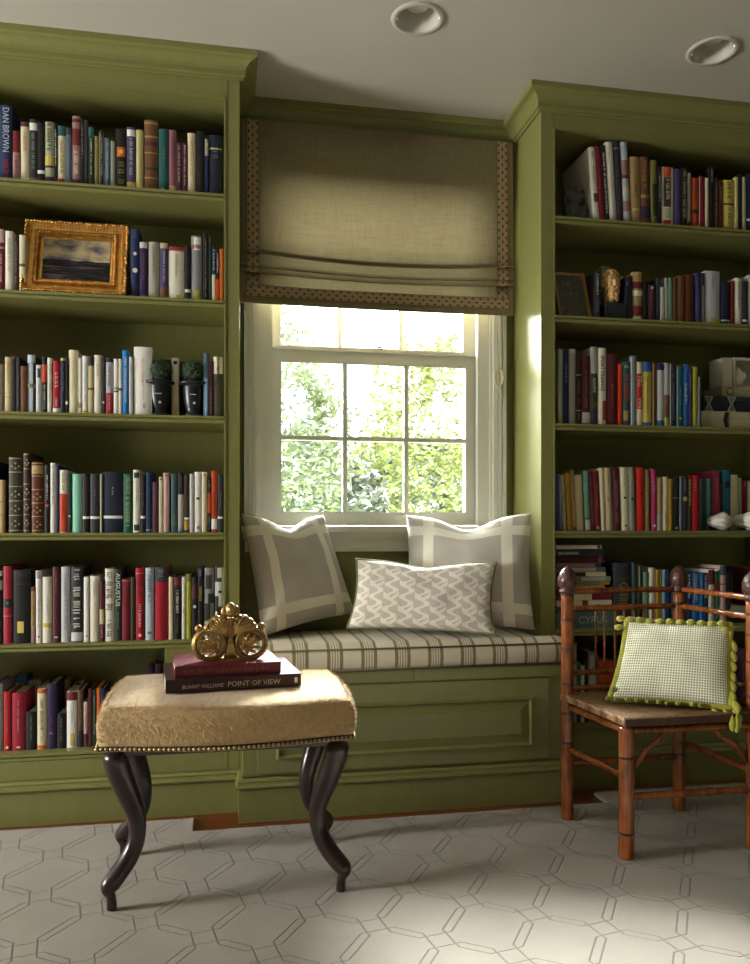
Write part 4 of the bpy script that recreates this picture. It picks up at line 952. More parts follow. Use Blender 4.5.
shelf_row('left', 3, [
 (-6,-.5,462,'black'),(-.4,5,480,'tan',B(.4,.42,'brown'),B(.65,.67,'brown')),(8.4,22.6,457,'antique green',('r',)),(23.2,30.4,453,'dark brown',('r',)),(31,43.6,462,'chestnut leather',B(.05,.17,'tan'),('r',)),(44.4,49.8,465,'black',M('white',.15,.52,.2),Dt(.6,'magenta',.35)),(50.2,55.9,463,'ivory',M('slate blue',.04,.6,.22)),
 (56,58.8,465,'navy'),(59,67.4,470,'ivory',M('taupe',.04,.33,.22),B(.38,.99,'orange red'),M('maroon',.45,.8,.18)),(67.6,71.2,474,'dark green',Dt(.72,'white',.3)),(71.4,82,474,'mint'),(82.3,89.6,474,'black',M('dark red',.1,.45,.18),B(.72,.77,'white')),(89.8,99.8,474,'charcoal',M('grey',.25,.4,.1),B(.72,.77,'white')),(99.9,102.3,474,'sage'),
 (102.5,122.9,472,'midnight blue',M('pale grey',.25,.4,.06),B(.72,.77,'white')),(123.3,132.7,474,'forest green',M('sage',.05,.93,.32)),(132.9,140.2,470,'ivory',B(.04,.13,'dark green',.15,.85),M('grey green',.18,.55,.16),B(.87,.97,'charcoal',.15,.85)),(140.4,145.8,475,'black',M('brown',.08,.3,.2),M('grey',.32,.55,.14),B(.71,.76,'white')),
 (146,152,472,'navy',B(.95,.97,'beige')),(152.4,158.6,482,'plum',M('mauve',.1,.5,.2)),(158.8,162.8,477,'cream',B(.03,.06,'black',.3,.7),M('beige',.2,.7)),(163,169.4,473,'pale pink',B(.03,.06,'brown',.3,.7),M('mauve',.58,.88,.16)),(171,177.7,474,'slate teal',M('grey green',.7,.9,.16)),(177.9,184,473,'black',M('grey',.05,.3,.14),B(.36,.99,'stone'),B(.93,.99,'light blue')),
 (184.2,189.3,475,'dark brown',B(.74,.78,'white'),B(.79,.96,'mustard')),(189.5,194.3,474,'pale grey',M('stone',.1,.9,.12)),(194.5,201.4,472,'white',B(.42,.46,'black',.3,.75),B(.9,.95,'black',.35,.65),M('stone',.1,.35,.12)),(201.6,207.2,472,'cream',B(.03,.06,'black',.35,.65),M('beige',.2,.85)),(207.4,211,477,'black',M('silver',.05,.2,.3),B(.28,.66,'burnt orange'),M('pale grey',.72,.95,.2)),
 (211.1,217.4,471,'burnt orange',M('dark red',.35,.7,.2),B(.78,.95,'white')),(217.6,223.4,474,'charcoal',M('grey',.3,.6,.12),B(.73,.77,'white'))])
shelf_row('left', 4, [
 (-6,2.6,567,'black',B(.05,.12,'ivory'),B(.17,.3,'sage'),M('ivory',.72,.98,.3)),(3,12.2,566,'crimson',B(.42,.54,'black'),Dt(.48,'grey',.12),B(.21,.22,'maroon'),B(.64,.65,'pale pink')),(12.6,30.6,570,'black',B(.04,.045,'grey'),B(.19,.195,'grey'),M('charcoal',.07,.17,.4),B(.7,.86,'yellow',.25,.6)),(31,35.3,587,'tan',B(0,.08,'dark red'),B(.75,.99,'dusty pink'),M('brown',.1,.7,.24)),
 (35.5,41.6,571,'white',B(.01,.11,'grey',.1,.9),M('grey',.14,.8,.2),B(.9,.93,'charcoal',.35,.65)),(42,51.6,577,'ivory',M('light blue',.3,.6,.12),B(.7,.77,'yellow'),B(.73,.745,'charcoal',.2,.9)),(52.3,60,567,'maroon',M('dusty pink',.08,.35,.15),B(.92,.94,'pale grey',.3,.7)),(60.8,70.4,567,'silver',M('grey',.1,.85,.2)),
 (70.6,82.6,567,'charcoal',M('pale grey',.03,.22,.36),M('ivory',.27,.86,.42),B(.87,.99,'pale grey')),(83.6,89.4,577,'white',M('stone',.1,.5,.12),B(.9,.93,'charcoal',.35,.65)),(89.8,98.9,576,'ivory',M('stone',.08,.3,.22),M('beige',.4,.85,.1)),(99.4,104.6,581,'maroon',B(.47,.72,'beige'),M('white',.75,.95,.14)),
 (104.8,114.4,569,'ivory',M('charcoal',.02,.16,.4),M('black',.18,.64,.46),M('charcoal',.68,.95,.36)),(114.6,121.6,569,'dark green',T('AUGUSTUS',.06,.52,'white',.62),M('grey',.6,.85,.14)),(121.7,130.4,579,'wine red',B(.02,.04,'dusty pink')),(130.6,135,577,'dark olive'),(135.3,144.4,568,'cherry red',B(.07,.08,'pale pink'),M('charcoal',.1,.42,.36),M('white',.5,.84,.2),Dt(.93,'ivory',.2)),
 (145.2,154,568,'pale blue',M('slate blue',.05,.5,.34),B(.88,.92,'slate blue',.3,.7)),(154.6,168.2,567,'cherry red',B(0,.21,'charcoal'),B(.03,.14,'pale grey',.25,.65),M('dark red',.4,.9,.1)),(168.6,173.4,577,'cream',M('peach',.08,.5,.28),B(.55,.56,'tan')),(173.6,181.4,577,'black',B(.01,.14,'dark red'),M('white',.2,.6,.26),M('grey',.64,.9,.12)),
 (181.8,186,577,'ivory',M('beige',.1,.8)),(186.2,191.6,574.5,'lime',B(0,.12,'olive'),M('brown',.18,.5,.2),M('yellow',.6,.95,.2)),(192,197.4,577,'black',B(.12,.36,'maroon'),Dt(.48,'white',.32),M('charcoal',.55,.9,.18)),(197.6,203.6,568,'black',B(.02,.12,'slate blue',.2,.6),M('yellow',.25,.5,.32)),
 (204,214.2,568,'grey',B(.1,.3,'charcoal',.1,.7),B(.36,.5,'charcoal',.4,1),B(.5,.75,'black',0,.6),B(.75,.99,'stone')),(214.8,224,568,'pale grey',B(0,.2,'black',0,.2),B(.14,.2,'black',.3,.8),B(.32,.36,'black',.4,.8),B(.4,.62,'black',0,.35),B(.55,.9,'black',.25,1))])
shelf_row('left', 5, [
 (-6,3,684,'grey'),(3.4,11,692,'red',M('dusty pink',.15,.7,.14),Dt(.94,'ivory',.2)),(11.3,25.2,693,'crimson',M('pale pink',.12,.7,.08),B(.93,.96,'white',.35,.6)),(25.6,36.6,712,'black',M('grey',.1,.8,.08)),(37,46.6,689,'cream',B(0,.075,'orange'),B(.93,.99,'orange'),M('dark olive',.18,.72,.22),M('tan',.78,.88,.14)),
 (46.8,56.4,684,'deep purple',M('mauve',.5,.6,.1),B(.74,.78,'mauve',.3,.6)),(57,65.8,714,'black',M('grey',.1,.8,.1)),(66.4,77,692,'white',B(0,.155,'dark red'),M('light blue',.2,.6,.12),B(.74,.96,'yellow',.35,.7)),(77.4,83.4,690,'mid brown',B(.7,.99,'black')),(83.6,88,702,'pale pink',M('mauve',.1,.6),B(.7,.99,'maroon')),(88.2,92.2,689,'maroon'),(92.4,96.4,690,'dark green',M('sage',.1,.8,.2)),(96.6,100.4,688,'orange'),(100.6,104.6,689,'navy')], D=2.742)
shelf_row('left', 5, [
 (11.5,25,676,'blue',B(.0,.14,'navy'),B(.14,.22,'white',.3,.8),{}) if False else (12,26.5,677,'blue',B(.1,.17,'white',.3,.7)),(27.5,40.5,681,'sage',B(.5,.55,'pale grey')),(58,69.5,680,'tan'),(70.5,78.5,684,'dark brown'),(79,84,681,'stone'),(148,154.5,667,'deep purple'),(155,162,664,'plum')], D=2.742+.135)
shelf_row('right', 0, [
 (588.6,595,147,'ivory',{'l':5.2,'d':.23},M('dark red',.05,.18,.2),B(.62,.74,'brown',.2,1),M('stone',.25,.6)),(595.2,600.6,146,'wine red',{'l':5,'d':.2}),(600.8,605,145,'black',{'l':4.8},M('white',.1,.9,.3)),(605.2,612.8,142,'ivory',{'l':4.6,'d':.2},M('stone',.3,.6,.1)),(613.3,619.8,141,'charcoal',{'l':4.2},B(.08,.1,'grey'),M('slate blue',.1,.9,.1)),
 (620.6,627.4,142,'pale blue',{'l':3.4},B(.22,.4,'dusty pink'),B(.4,.45,'dark red'),B(.55,.66,'cream'),B(.72,.85,'dusty pink'),B(.9,.99,'silver')),(629.6,639.8,157,'tan',{'l':2},M('brown',.4,.6,.2),B(.76,.8,'yellow',.1,.9),B(.9,.92,'dark red',.4,.6)),(640.1,649,157,'brown',{'l':1.4},M('tan',.05,.5,.3),B(.55,.6,'tan'),B(.72,.9,'deep purple')),
 (650.6,657,160,'olive',{'l':.8},B(.36,.85,'dark green',.3,1)),(657.8,661.8,167,'black',M('pale grey',.1,.6,.22)),(662.2,674,167,'ivory',B(0,.17,'burnt orange',.12,.75),B(.17,.67,'dark brown',.12,.75),M('cream',.2,.6,.2),B(.68,.86,'sage',.12,.75),B(.88,.99,'orange red',.12,.75)),(674.6,681.2,169,'purple'),
 (681.6,687.6,168,'black',M('sage',.05,.85,.34)),(687.8,691.8,173,'taupe',B(.88,.99,'dark brown')),(692.4,698.8,178,'burnt orange',B(.62,.7,'dark brown'),M('brown',.1,.5)),(699.2,705.2,176,'wine red',B(.02,.98,'pale pink',0,.14)),(705.4,709,178,'cream'),(709.4,714.4,167,'black',M('sage',.05,.25,.2)),(714.6,718.8,178,'dark brown',M('tan',.1,.9,.2)),(719,723.2,182,'maroon',M('tan',.1,.4)),
 (723.6,734.8,180,'yellow',M('dark brown',.05,.4,.26),B(.45,.49,'dark brown'),M('dark brown',.56,.88,.2)),(735,738.6,177,'pale yellow'),(738.8,742.2,174,'black'),(742.4,746.4,177,'sage'),(746.6,754,174,'midnight blue',B(.76,.8,'white')),(754.3,762,176,'mid brown'),(762.3,770,172,'navy')])
shelf_row('right', 1, [
 (590.6,594.8,275,'black',{'s':.03,'l':1}),(595.2,600.2,272,'charcoal',M('white',.05,.5,.3),M('grey',.6,.95,.3)),(601.5,611,266,'sage',{'s':.13}),(613,624.6,276,'pale grey',{'s':.13}),(625.4,629.2,277,'midnight blue',M('silver',.1,.2,.2)),(629.4,632.4,276,'black'),(632.8,642.8,272,'tan',B(.2,.34,'dark red'),B(.38,.49,'ivory'),B(.69,.89,'dark red'),B(.91,.96,'ivory')),
 (643.6,648,281,'black'),(648.2,655.8,285,'plum',Dt(.08,'ivory',.16),M('mauve',.2,.7,.1)),(656.6,660,278,'charcoal'),(660.2,665,287,'pale grey',M('sage',.1,.9,.2)),(665.2,668,278,'stone'),(668.2,672.8,278,'sage green'),(673.2,677,278,'mid brown'),(677.3,685.3,276,'brown'),(685.6,694.6,275,'chestnut leather',B(.5,.75,'dark brown',.4,.8)),
 (695.8,700.8,273,'blue violet'),(701,705,273,'charcoal',B(.25,.99,'stone',.4,.6)),(705.2,720.4,271,'silver',M('grey',.1,.4,.1),B(.88,.99,'yellow',.35,.95)),(721.2,731,282,'midnight blue',B(.87,.91,'pale grey')),(731.3,734.8,281,'dark red'),(735,742.2,278,'ivory',M('charcoal',.08,.6,.16)),(742.6,748,281,'charcoal',B(.85,.9,'white')),(748.4,757,275,'stone'),(757.3,768,278,'brown')])
shelf_row('right', 2, [
 (558.2,563,349,'sage'),(563.4,569,350,'navy',M('light blue',.2,.45,.24)),(569.4,575.8,349,'stone',B(.0,.06,'pale grey')),(576,582,352,'dark brown',B(.31,.325,'pale grey'),M('dusty pink',.38,.7,.14),B(.80,.815,'pale grey'),M('grey',.85,.95,.2)),(582.3,590.4,356,'maroon',M('mauve',.2,.78,.26),B(.82,.98,'pale grey')),(590.8,598,347,'stone',B(.34,.8,'dark olive'),M('pale grey',.4,.6,.3),B(.7,.78,'tan'),B(.8,.99,'charcoal')),
 (598.3,606.6,348,'ivory',T('SPORT FINANCE',.10,.56,'black',.5),B(.68,.94,'burnt orange',.45,1)),(607,618,354,'maroon',M('burnt orange',.42,.75,.16),M('dusty pink',.88,.94,.3)),(618.4,622.3,364,'orange red'),(622.6,630.8,362,'slate teal',M('pale grey',.03,.12,.36),M('burnt orange',.2,.64,.44),B(.76,.92,'tan',.1,.7)),(631,637,356,'steel grey',B(.02,.99,'pale grey',0,.18)),
 (637.2,642.5,362,'cream',B(.18,.74,'red'),T('TELL',.21,.40,'cream',.7),T('WIN',.56,.72,'cream',.7)),(642.8,652,362,'yellow',B(0,.155,'blue'),M('dark olive',.25,.8,.12),B(.94,.99,'blue')),(652.3,657,363,'mid brown',B(.0,.99,'tan',.1,.3)),(657.3,664.4,364,'pale grey',B(0,.1,'navy'),M('stone',.2,.6,.14),B(.9,.99,'blue')),(664.6,669.5,363,'silver',B(.5,.86,'brown'),B(.87,.99,'lime')),
 (669.9,676.6,364,'charcoal',B(.0,.99,'pale grey',0,.15),Dt(.18,'crimson',.2),M('grey',.3,.9,.16)),(677,683.6,366,'teal',B(0,.05,'brown'),B(.0,.99,'light blue',0,.12),M('pale teal',.35,.75,.14),Dt(.86,'yellow',.2)),(683.9,688.6,364,'blue',M('white',.3,.65,.32)),(688.8,692.4,368,'blue violet',M('silver',.1,.4,.2)),(693,697.8,367,'lime',M('olive',.3,.7,.1)),(698,700.6,377,'steel grey')])
shelf_row('right', 3, [
 (555.6,560.8,474,'blue violet',{'l':.8},B(.0,.99,'pale blue',.7,1)),(561,564.4,475,'stone',{'l':2.4},M('dark red',.35,.5,.3)),(564.8,569.6,473,'mustard',{'l':3},B(.93,.99,'tan')),(569.9,574.4,470,'tan',{'l':3},B(.93,.99,'brown',.3,.6)),(574.7,582,475,'beige',{'l':2.6}),(583,588.4,471,'sage green',{'l':2.6},M('mint',.03,.4,.3),B(.78,.8,'dark green'),B(.82,.98,'pale grey')),
 (588.8,592.2,472,'maroon',{'l':2.6},M('dusty pink',.05,.9,.3)),(592.4,598.8,471,'dark red',{'l':2.6},M('pink' if False else 'dusty pink',.2,.65,.14),Dt(.95,'pale pink',.2)),(599.2,603.4,468,'cream',{'l':2.6}),(603.6,611.3,468,'beige',{'l':2.4},Dt(.5,'tan',.22),M('tan',.15,.3,.1)),(611.8,619.2,468,'maroon',{'l':2.2},M('dusty pink',.2,.9,.3)),
 (620,628.3,467.5,'cream',{'l':1.8},Dt(.48,'black',.16),M('taupe',.03,.3,.1),Dt(.92,'slate teal',.14)),(628.5,634.6,467.5,'grey green',{'l':1.4},Dt(.5,'dark olive',.25),M('stone',.1,.4)),(636.2,645,467.5,'bright red',{'l':.8},Dt(.42,'dark red',.12),M('dark red',.05,.3,.08)),(645.8,650,470,'olive',M('sage',.1,.8)),(651,656.6,469,'magenta',{'l':.6},M('pale pink',.17,.42,.3),Dt(.92,'white',.25)),
 (657.6,662.6,478,'stone',B(.0,.7,'tan')),(663,668.4,477,'cream',M('sage',.2,.5,.1),M('dark red',.68,.9,.2)),(668.6,673,479,'mustard',M('olive',.1,.6,.2)),(673.3,679.6,477,'black',B(.38,.40,'grey'),Dt(.95,'stone',.2)),(679.8,682,477,'steel grey'),(682.2,688,476,'charcoal',Dt(.42,'beige',.4),M('grey',.05,.3,.3)),(688.3,691.6,477,'dark olive',M('cream',.05,.55,.35)),
 (692,699.2,475.5,'red',{'l':.0},M('peach',.05,.3,.14)),(699.8,706.4,479,'slate teal',{'s':.075},B(.0,.99,'grey',0,.3)),(706.8,712.6,479,'pale teal',{'s':.075},B(.0,.99,'slate teal',.45,1),M('pale teal',.2,.6,.16)),(713.2,719.8,471,'magenta',{'l':.8,'s':.075},M('yellow',.1,.6,.14)),(720.2,723.2,484,'dark olive',{'s':.075}),(723.4,731,470,'teal blue',{'d':.16,'s':.075},B(.19,.3,'midnight blue',.2,.9)),(731.4,738.4,475,'cream',{'s':.075}),(738.7,742,478,'sage',{'s':.075}),(742.3,747.6,480,'wine red',{'s':.075},B(.04,.14,'mauve',.2,.8)),(748.2,756,481,'cream',{'s':.075}),(756.4,765,476,'brown',{'s':.075})])
shelf_row('right', 4, [
 (615.2,631.8,563,'charcoal',B(.22,.3,'dark olive'),Dt(.38,'olive',.3),Dt(.38,'charcoal',.2),M('olive',.48,.7,.4)),(632.3,636.4,563,'slate teal'),(636.7,642.2,565,'dark olive',B(.02,.45,'sage',.35,.65)),(643,649,572,'sage green'),(649.2,655.6,568,'ivory',B(.32,.38,'brown',.3,.8)),(655.9,660,570,'mustard'),(660.1,661.9,570,'olive'),(662,666,570,'light blue'),(666.2,671,570,'navy'),(671.3,676.2,572,'teal'),
 (676.5,687,572,'midnight blue',M('silver',.1,.35,.14)),(687.3,691.6,572,'navy',M('white',.05,.5,.3)),(691.9,699.6,572,'blue',M('silver',.05,.6,.36)),(700,703.4,573,'bright blue',M('pale blue',.1,.4,.2)),(703.6,708.2,573,'navy',M('silver',.05,.5,.4)),(708.5,714.4,570,'ivory',B(0,.27,'dark red'),M('dark olive',.3,.9,.2)),(714.7,719.6,569,'forest green',B(.0,.04,'ivory'),B(.22,.4,'dark red'),M('pale grey',.45,.9,.24)),
 (720,726.6,566,'pale pink',B(0,.16,'slate teal'),B(.3,.32,'navy'),B(.52,.54,'navy')),(727,731,572,'black'),(731.4,742,575,'dark olive',{'s':.12}),(742.5,752,570,'charcoal',{'s':.12}),(752.5,762,568,'maroon')])
shelf_row('right', 5, [
 (573,577,643,'sage'),(577.4,581,662,'forest green'),(581.3,584.6,666,'white'),(584.9,588.4,660,'black'),(588.8,598,652,'taupe',B(.05,.5,'stone',.1,.9),B(.2,.3,'brown',.3,.7)),(599,614.6,661,'burnt orange',B(.35,.99,'dark red')),(615.3,619.6,650,'dark green'),(620,623,650,'ivory'),(623.5,633,655,'plum'),(633.5,645,652,'navy'),(645.5,655,660,'mid brown'),(655.5,668,650,'midnight blue'),(668.5,680,655,'dark red'),(744,755,650,'plum'),(755.5,766,655,'dark brown')], D=2.745)

# stack of books lying flat at the left of the fifth shelf, right bookcase
def lying(x1, ya, yb, col, label, D=2.735, x0=556.6, ops=(), dp=.2, rz=0):
    za, zb = PZ(585, yb, D), PZ(585, ya, D); xa, xb = PX(x0, D), PX(x1, D)
    e = flat_book('book', ((xa+xb)/2, D-CAMD, za), rz, xb-xa, dp, zb-za-.0006, COL[col], label, 'books lying in a stack on the fifth shelf of the right bookcase'); h = zb-za
    for f0, f1, c in ops: 
        L = xb-xa; MB().box(-L/2+L*f0, -L/2+L*f1, -.0012, -.0004, .0008, h-.0016).build('spine_band', MK[c], e)
    return e, h, xb-xa
zc = PZ(585, 628.6, 2.735)
rows_ = [(545,549,602,'ivory','pale grey book topmost of the lying stack, fifth shelf right bookcase',[(.9,.95,'charcoal')]),(549.4,556.6,602.5,'charcoal','black book with pale lettering second from top of the lying stack',[]),(556.9,563,604,'maroon','maroon book third from top of the lying stack, fifth shelf',[(.88,.94,'mauve')]),(563.2,567,601.5,'dusty pink','dull pink book under the maroon one in the lying stack',[(.85,1,'charcoal')]),
 (567.2,571.6,605.8,'slate blue','slate blue book above the cream and brown one in the lying stack',[(.2,.8,'stone')]),(571.8,576.6,606,'cream','cream book with brown half in the middle of the lying stack',[(.0,.58,'dark brown')]),(576.8,581,610.5,'silver','silver grey book with green end in the lying stack',[(.9,1,'sage green'),(.1,.45,'slate blue')]),(581.2,585,609.8,'mustard','mustard book under the silver grey one in the lying stack',[(.3,.8,'olive')]),
 (585.2,589,605,'tan','golden tan book under the mustard one in the lying stack',[]),(589.2,593.4,612,'dark brown','dark brown book in the lower part of the lying stack',[]),(593.6,600,613,'wine red','dark red book with cream half in the lower lying stack',[(.3,.62,'cream')]),(600.2,606,612,'cream','cream book with brown patch low in the lying stack',[(.46,.56,'brown')]),(606.2,611.2,610,'mid brown','brown book directly on the teal one in the lying stack',[])]
for a, c, x1, col, lab, ops in rows_:
    e_, h_, l_ = lying(x1, a, c, col, lab, ops=ops, rz=0)
    if col == 'charcoal':
        mb = MB(); rnd = random.Random(2)
        for k in range(13): x = -l_*.46+k*.0062; mb.box(x, x+rnd.uniform(.003, .005), -.0012, -.0006, h_*.3, h_*.65)
        mb.build('title_lettering', MK['silver'], e_)
e_, h_, l_ = lying(614, 611.4, 628.4, 'steel grey', 'thick teal grey book at the bottom of the lying stack', ops=[], dp=.22)
for q in e_.children:
    if q.name.startswith('cover'): q.data.materials[0] = mat('teal_grey_cloth', '56706e', .6)
put_text('CYRUS', MK['silver'], e_, (-l_*.12, -.0008, h_*.5), l_*.5, h_*.42)
# two white books lying by the right end of the same shelf
za, zb = PZ(740, 617.5, 2.76), PZ(740, 606, 2.76)
e_ = flat_book('book', (PX(743, 2.76)+.0, .06, ZR[4]+.0005), 0, .14, .2, PZ(740, 617.5, 2.76)-ZR[4]-.001, COL['dark olive'], 'dark book lying under the white one, fifth shelf right bookcase, right end', None)
e_ = flat_book('book', (PX(744, 2.76), .06, PZ(740, 617.5, 2.76)), 0, .14, .19, zb-za, COL['ivory'], 'white book lying flat at the right end, fifth shelf right bookcase', None)

# ------------------------------------------------------------------ gilt framed picture on the left bookcase
FRG, n = newmat('gilded_frame', .26); n.b.inputs['Metallic'].default_value = .85
co = n.coord(); g1 = n.noise(co, 60, 5); n.color(n.mix(g1, lin('a8641c'), lin('ffd27a'))); n.bump(g1, .6, .002)
def picture(name, corners, fw, fd, m, paint, label, prof, beads=0, cat='picture'):
    """framed picture standing on a shelf: corners TL TR BR BL (front face) in world space"""
    TL, TR, BR, BL = corners; xv = (BR-BL); Wd = xv.length; xv = xv.normalized(); zv = (TL-BL); Hg = zv.length; zv = (zv-xv*zv.dot(xv)).normalized(); yv = zv.cross(xv)
    e = bpy.data.objects.new(name, None); C.objects.link(e); e.matrix_world = Matrix.Translation(BL) @ Matrix((xv, yv, zv)).transposed().to_4x4(); tag(e, label, cat)
    mb = MB(); pts = [(0, 0), (Wd, 0), (Wd, Hg), (0, Hg)]; rows = []
    for d, y in [(0, fd)]+prof+[(fw, fd)]: rows.append([Vector((q.x, y, q.y)) for q in offs(pts, -d)])
    g = mb.grid(rows, close_v=True); mb.grid([rows[-1], rows[0]], close_v=True); bmesh.ops.remove_doubles(mb.b, verts=mb.b.verts, dist=1e-6)
    mb.build('frame', m, e)
    if beads:
        for d, y, r, st in beads:
            mb = MB(); q = [Vector((v.x, y, v.y)) for v in offs(pts, -d)]
            for p_ in along(q+[q[0]], st): mb.ball((p_.x+random.uniform(-.3, .3)*r, p_.y, p_.z+random.uniform(-.3, .3)*r), r*random.uniform(.7, 1.2), u=6, v=4)
            mb.build('beading', m, e, smooth=True)['kind'] = 'stuff'
    MB().box(fw-.002, Wd-fw+.002, fd*.55, fd*.55+.003, fw-.002, Hg-fw+.002).build('painting', paint, e)
    return e
PAINT, n = newmat('painted_seascape', .5)
co = n.coord('Generated'); x, y, z = n.sep(co); g1 = n.noise(n.map(co, (1.5, 1, 1.8), loc=(1.3, 0, .4)), 1.7, 6); g2 = n.noise(n.map(co, (1.2, 1, 9), loc=(4, 0, 0)), 2.0, 4)
zz = n.m('ADD', z, n.m('MULTIPLY', n.m('SUBTRACT', g1, .5), .10))
sky = n.mix(n.m('MINIMUM', n.m('MAXIMUM', n.m('MULTIPLY', n.m('SUBTRACT', g1, .42), 5), 0.0), 1.0), lin('55506a'), lin('cdbb92'))
land = n.mix(n.m('MINIMUM', n.m('MAXIMUM', n.m('MULTIPLY', n.m('SUBTRACT', g2, .5), 6), 0.0), 1.0), lin('151013'), lin('5b525c'))
n.color(n.mix(n.m('GREATER_THAN', zz, .47), land, sky))
D_ = 2.712
pr_ = [(.000, .012), (.004, .002), (.010, .0), (.016, .006), (.030, .010), (.038, .014), (.041, .009), (.046, .008), (.049, .014), (.060, .018)]
c4 = [P3(19, 220.5, D_+.075), P3(126, 229, D_+.075), P3(126.5, 297.6, D_), P3(19.5, 291.3, D_)]
zb = ZS[1]+.0045
c4[2].z = c4[3].z = zb; c4[0].z = c4[1].z = zb+.258; c4[0].x = c4[3].x; c4[1].x = c4[2].x
picture('framed_painting', c4, .062, .028, FRG, PAINT, 'small dark seascape painting in an ornate gold frame on the second left shelf', pr_, beads=[(.005, .000, .0060, .0095), (.042, .004, .0042, .0075), (.052, .011, .0026, .0055), (.020, .001, .0032, .010)])
# small photo frame right bookcase
PHO, n = newmat('dark_floral_picture', .35)
co = n.coord('Generated'); g1 = n.noise(co, 5, 3); v_ = n.t.nodes.new('ShaderNodeTexVoronoi'); n.t.links.new(co, v_.inputs[0]); v_.inputs['Scale'].default_value = 5
n.color(n.mix(n.m('LESS_THAN', v_.outputs['Distance'], .22), n.mix(g1, lin('3f3f38'), lin('74705f')), lin('94707a')))
c4 = [P3(556.2, 271.5, 2.80), P3(588.5, 275, 2.80), P3(592.6, 316.3, 2.735), P3(559.6, 314.5, 2.735)]
c4[2].z = c4[3].z = ZR[1]+.0035; c4[0].z = c4[1].z = ZR[1]+.192
picture('photo_frame', c4, .0135, .013, mat('warm_wood_frame', 'b08a4a', .35, .3, var=.15, scale=20), PHO, 'small tilted wooden picture frame with dark flowers, second shelf right bookcase', [(0, .002), (.003, 0), (.008, .0), (.011, .003)], cat='picture frame')

# ------------------------------------------------------------------ topiaries
URN = mat('dark_metal_urn', '2a2a2e', .35, .3, bump=.1, scale=40); BOX = mat('boxwood_leaf', '3b5a3c', .6, var=.25, scale=60)
def topiary(xp, label):
    D = 2.752; cx = PX(xp, D); e = empty('topiary', (cx, D-CAMD, ZS[2]+.0004), label, 'topiary', 'boxwood topiaries')
    rr = .0415
    MB().lathe([(.028, 0), (.032, .002), (.032, .008), (.026, .012), (.023, .020), (.026, .030), (.031, .05), (.034, .075), (.035, .098), (.035, .106), (.049, .109), (.0515, .113), (.0505, .117), (.041, .117), (.036, .111), (.0005, .110)], n=28).build('urn', URN, e, smooth=True)
    mb = MB(); mb.lathe([(.0001, .0006), (.004, .0005), (.0045, 0), (.0001, 0)], n=10, M=Matrix.Translation((.004, -.0325, .045)) @ Matrix.Rotation(PI/2, 4, 'X')); mb.box(-.012, .010, -.0348, -.0342, .072, .0745)
    mb.build('white_mark', MK['pale grey'], e)
    MB().ball((0, 0, .153), (rr-.004, rr-.004, rr-.005), u=16, v=10).build('inner_ball', mat('dark_core_fill', '22261c', .9), e)  # dark ball filling the inside of the leaf sphere
    mb = MB(); rnd = random.Random(int(xp))
    for _ in range(1500):
        v = Vector((rnd.gauss(0, 1), rnd.gauss(0, 1), rnd.gauss(0, 1))).normalized(); c = Vector((0, 0, .153))+v*(rr*rnd.uniform(.84, 1.04)); 
        t = v.orthogonal().normalized(); t = Matrix.Rotation(rnd.uniform(0, 6.3), 3, v) @ t; u_ = (v*rnd.uniform(.2, 1)+t).normalized(); s_ = v.cross(t).normalized()
        mb.b.faces.new([mb.b.verts.new(q) for q in (c, c+u_*.003+s_*.0016, c+u_*.0062, c+u_*.003-s_*.0016)])
    mb.build('foliage', BOX, e)
topiary(159.5, 'round boxwood topiary in dark urn beside the white book, left of the pair')
topiary(193.5, 'round boxwood topiary in dark urn by the slate blue book, right of the pair')

# ------------------------------------------------------------------ figures, bust, shells, boxes on the right bookcase
def fuse(name, mb, m, parent, vox=.003, sm=4):
    o = mb.build(name, m, parent); md = o.modifiers.new('r', 'REMESH'); md.mode = 'VOXEL'; md.voxel_size = vox
    s_ = o.modifiers.new('s', 'SMOOTH'); s_.iterations = sm; s_.factor = .5; mod_eval(o)
    for p_ in o.data.polygons: p_.use_smooth = True
    return o
STONEG = mat('dark_grey_stone', '54534f', .8, bump=.5, scale=60, var=.15)
fig = empty('stone_figurine', (PX(576, 2.76), .075, ZR[0]+.0005), 'dark grey stone crouching figure used as a bookend, top shelf right bookcase', 'figurine')
mb = MB(); mb.ball((0, 0, .028), (.046, .036, .030)); mb.ball((-.012, 0, .055), (.034, .032, .030)); mb.ball((.002, -.004, .108), (.034, .031, .034)); mb.ball((-.026, 0, .122), (.013, .012, .014)); mb.ball((.026, 0, .126), (.013, .012, .014)); mb.ball((.010, -.030, .098), (.015, .014, .012)); mb.ball((.034, -.012, .045), (.016, .016, .034)); mb.ball((-.034, -.014, .04), (.015, .016, .032)); mb.ball((0, -.005, .078), (.024, .022, .016)); mb.box(-.052, .052, -.034, .034, 0, .010)
fuse('figure', mb, STONEG, fig)
MB().ball((-.008, -.0315, .116), .0045).ball((.017, -.0315, .116), .0045).build('eyes', mat('dark_eye_stone', '35342f', .8), fig)  # eyes coloured darker than the figure's stone
BUSTM = mat('warm_terracotta_stone', 'c39a66', .65, bump=.35, scale=90, var=.12)
bx = PX(612.5, 2.745); bz0 = ZR[1]+.0004; bh = .062
pb = empty('display_block', (bx, .055, bz0), 'small dark blue block under the bearded stone head', 'block')
PW('block', MB().box(bx-.040, bx+.040, .02, .10, bz0, bz0+bh), mat('dark_blue_block', '23252f', .5), pb, bevel=.002)
be = empty('bearded_bust', (bx-.002, .058, bz0+bh+.0004), 'tan stone bearded classical head on a dark block, second shelf right bookcase', 'bust')
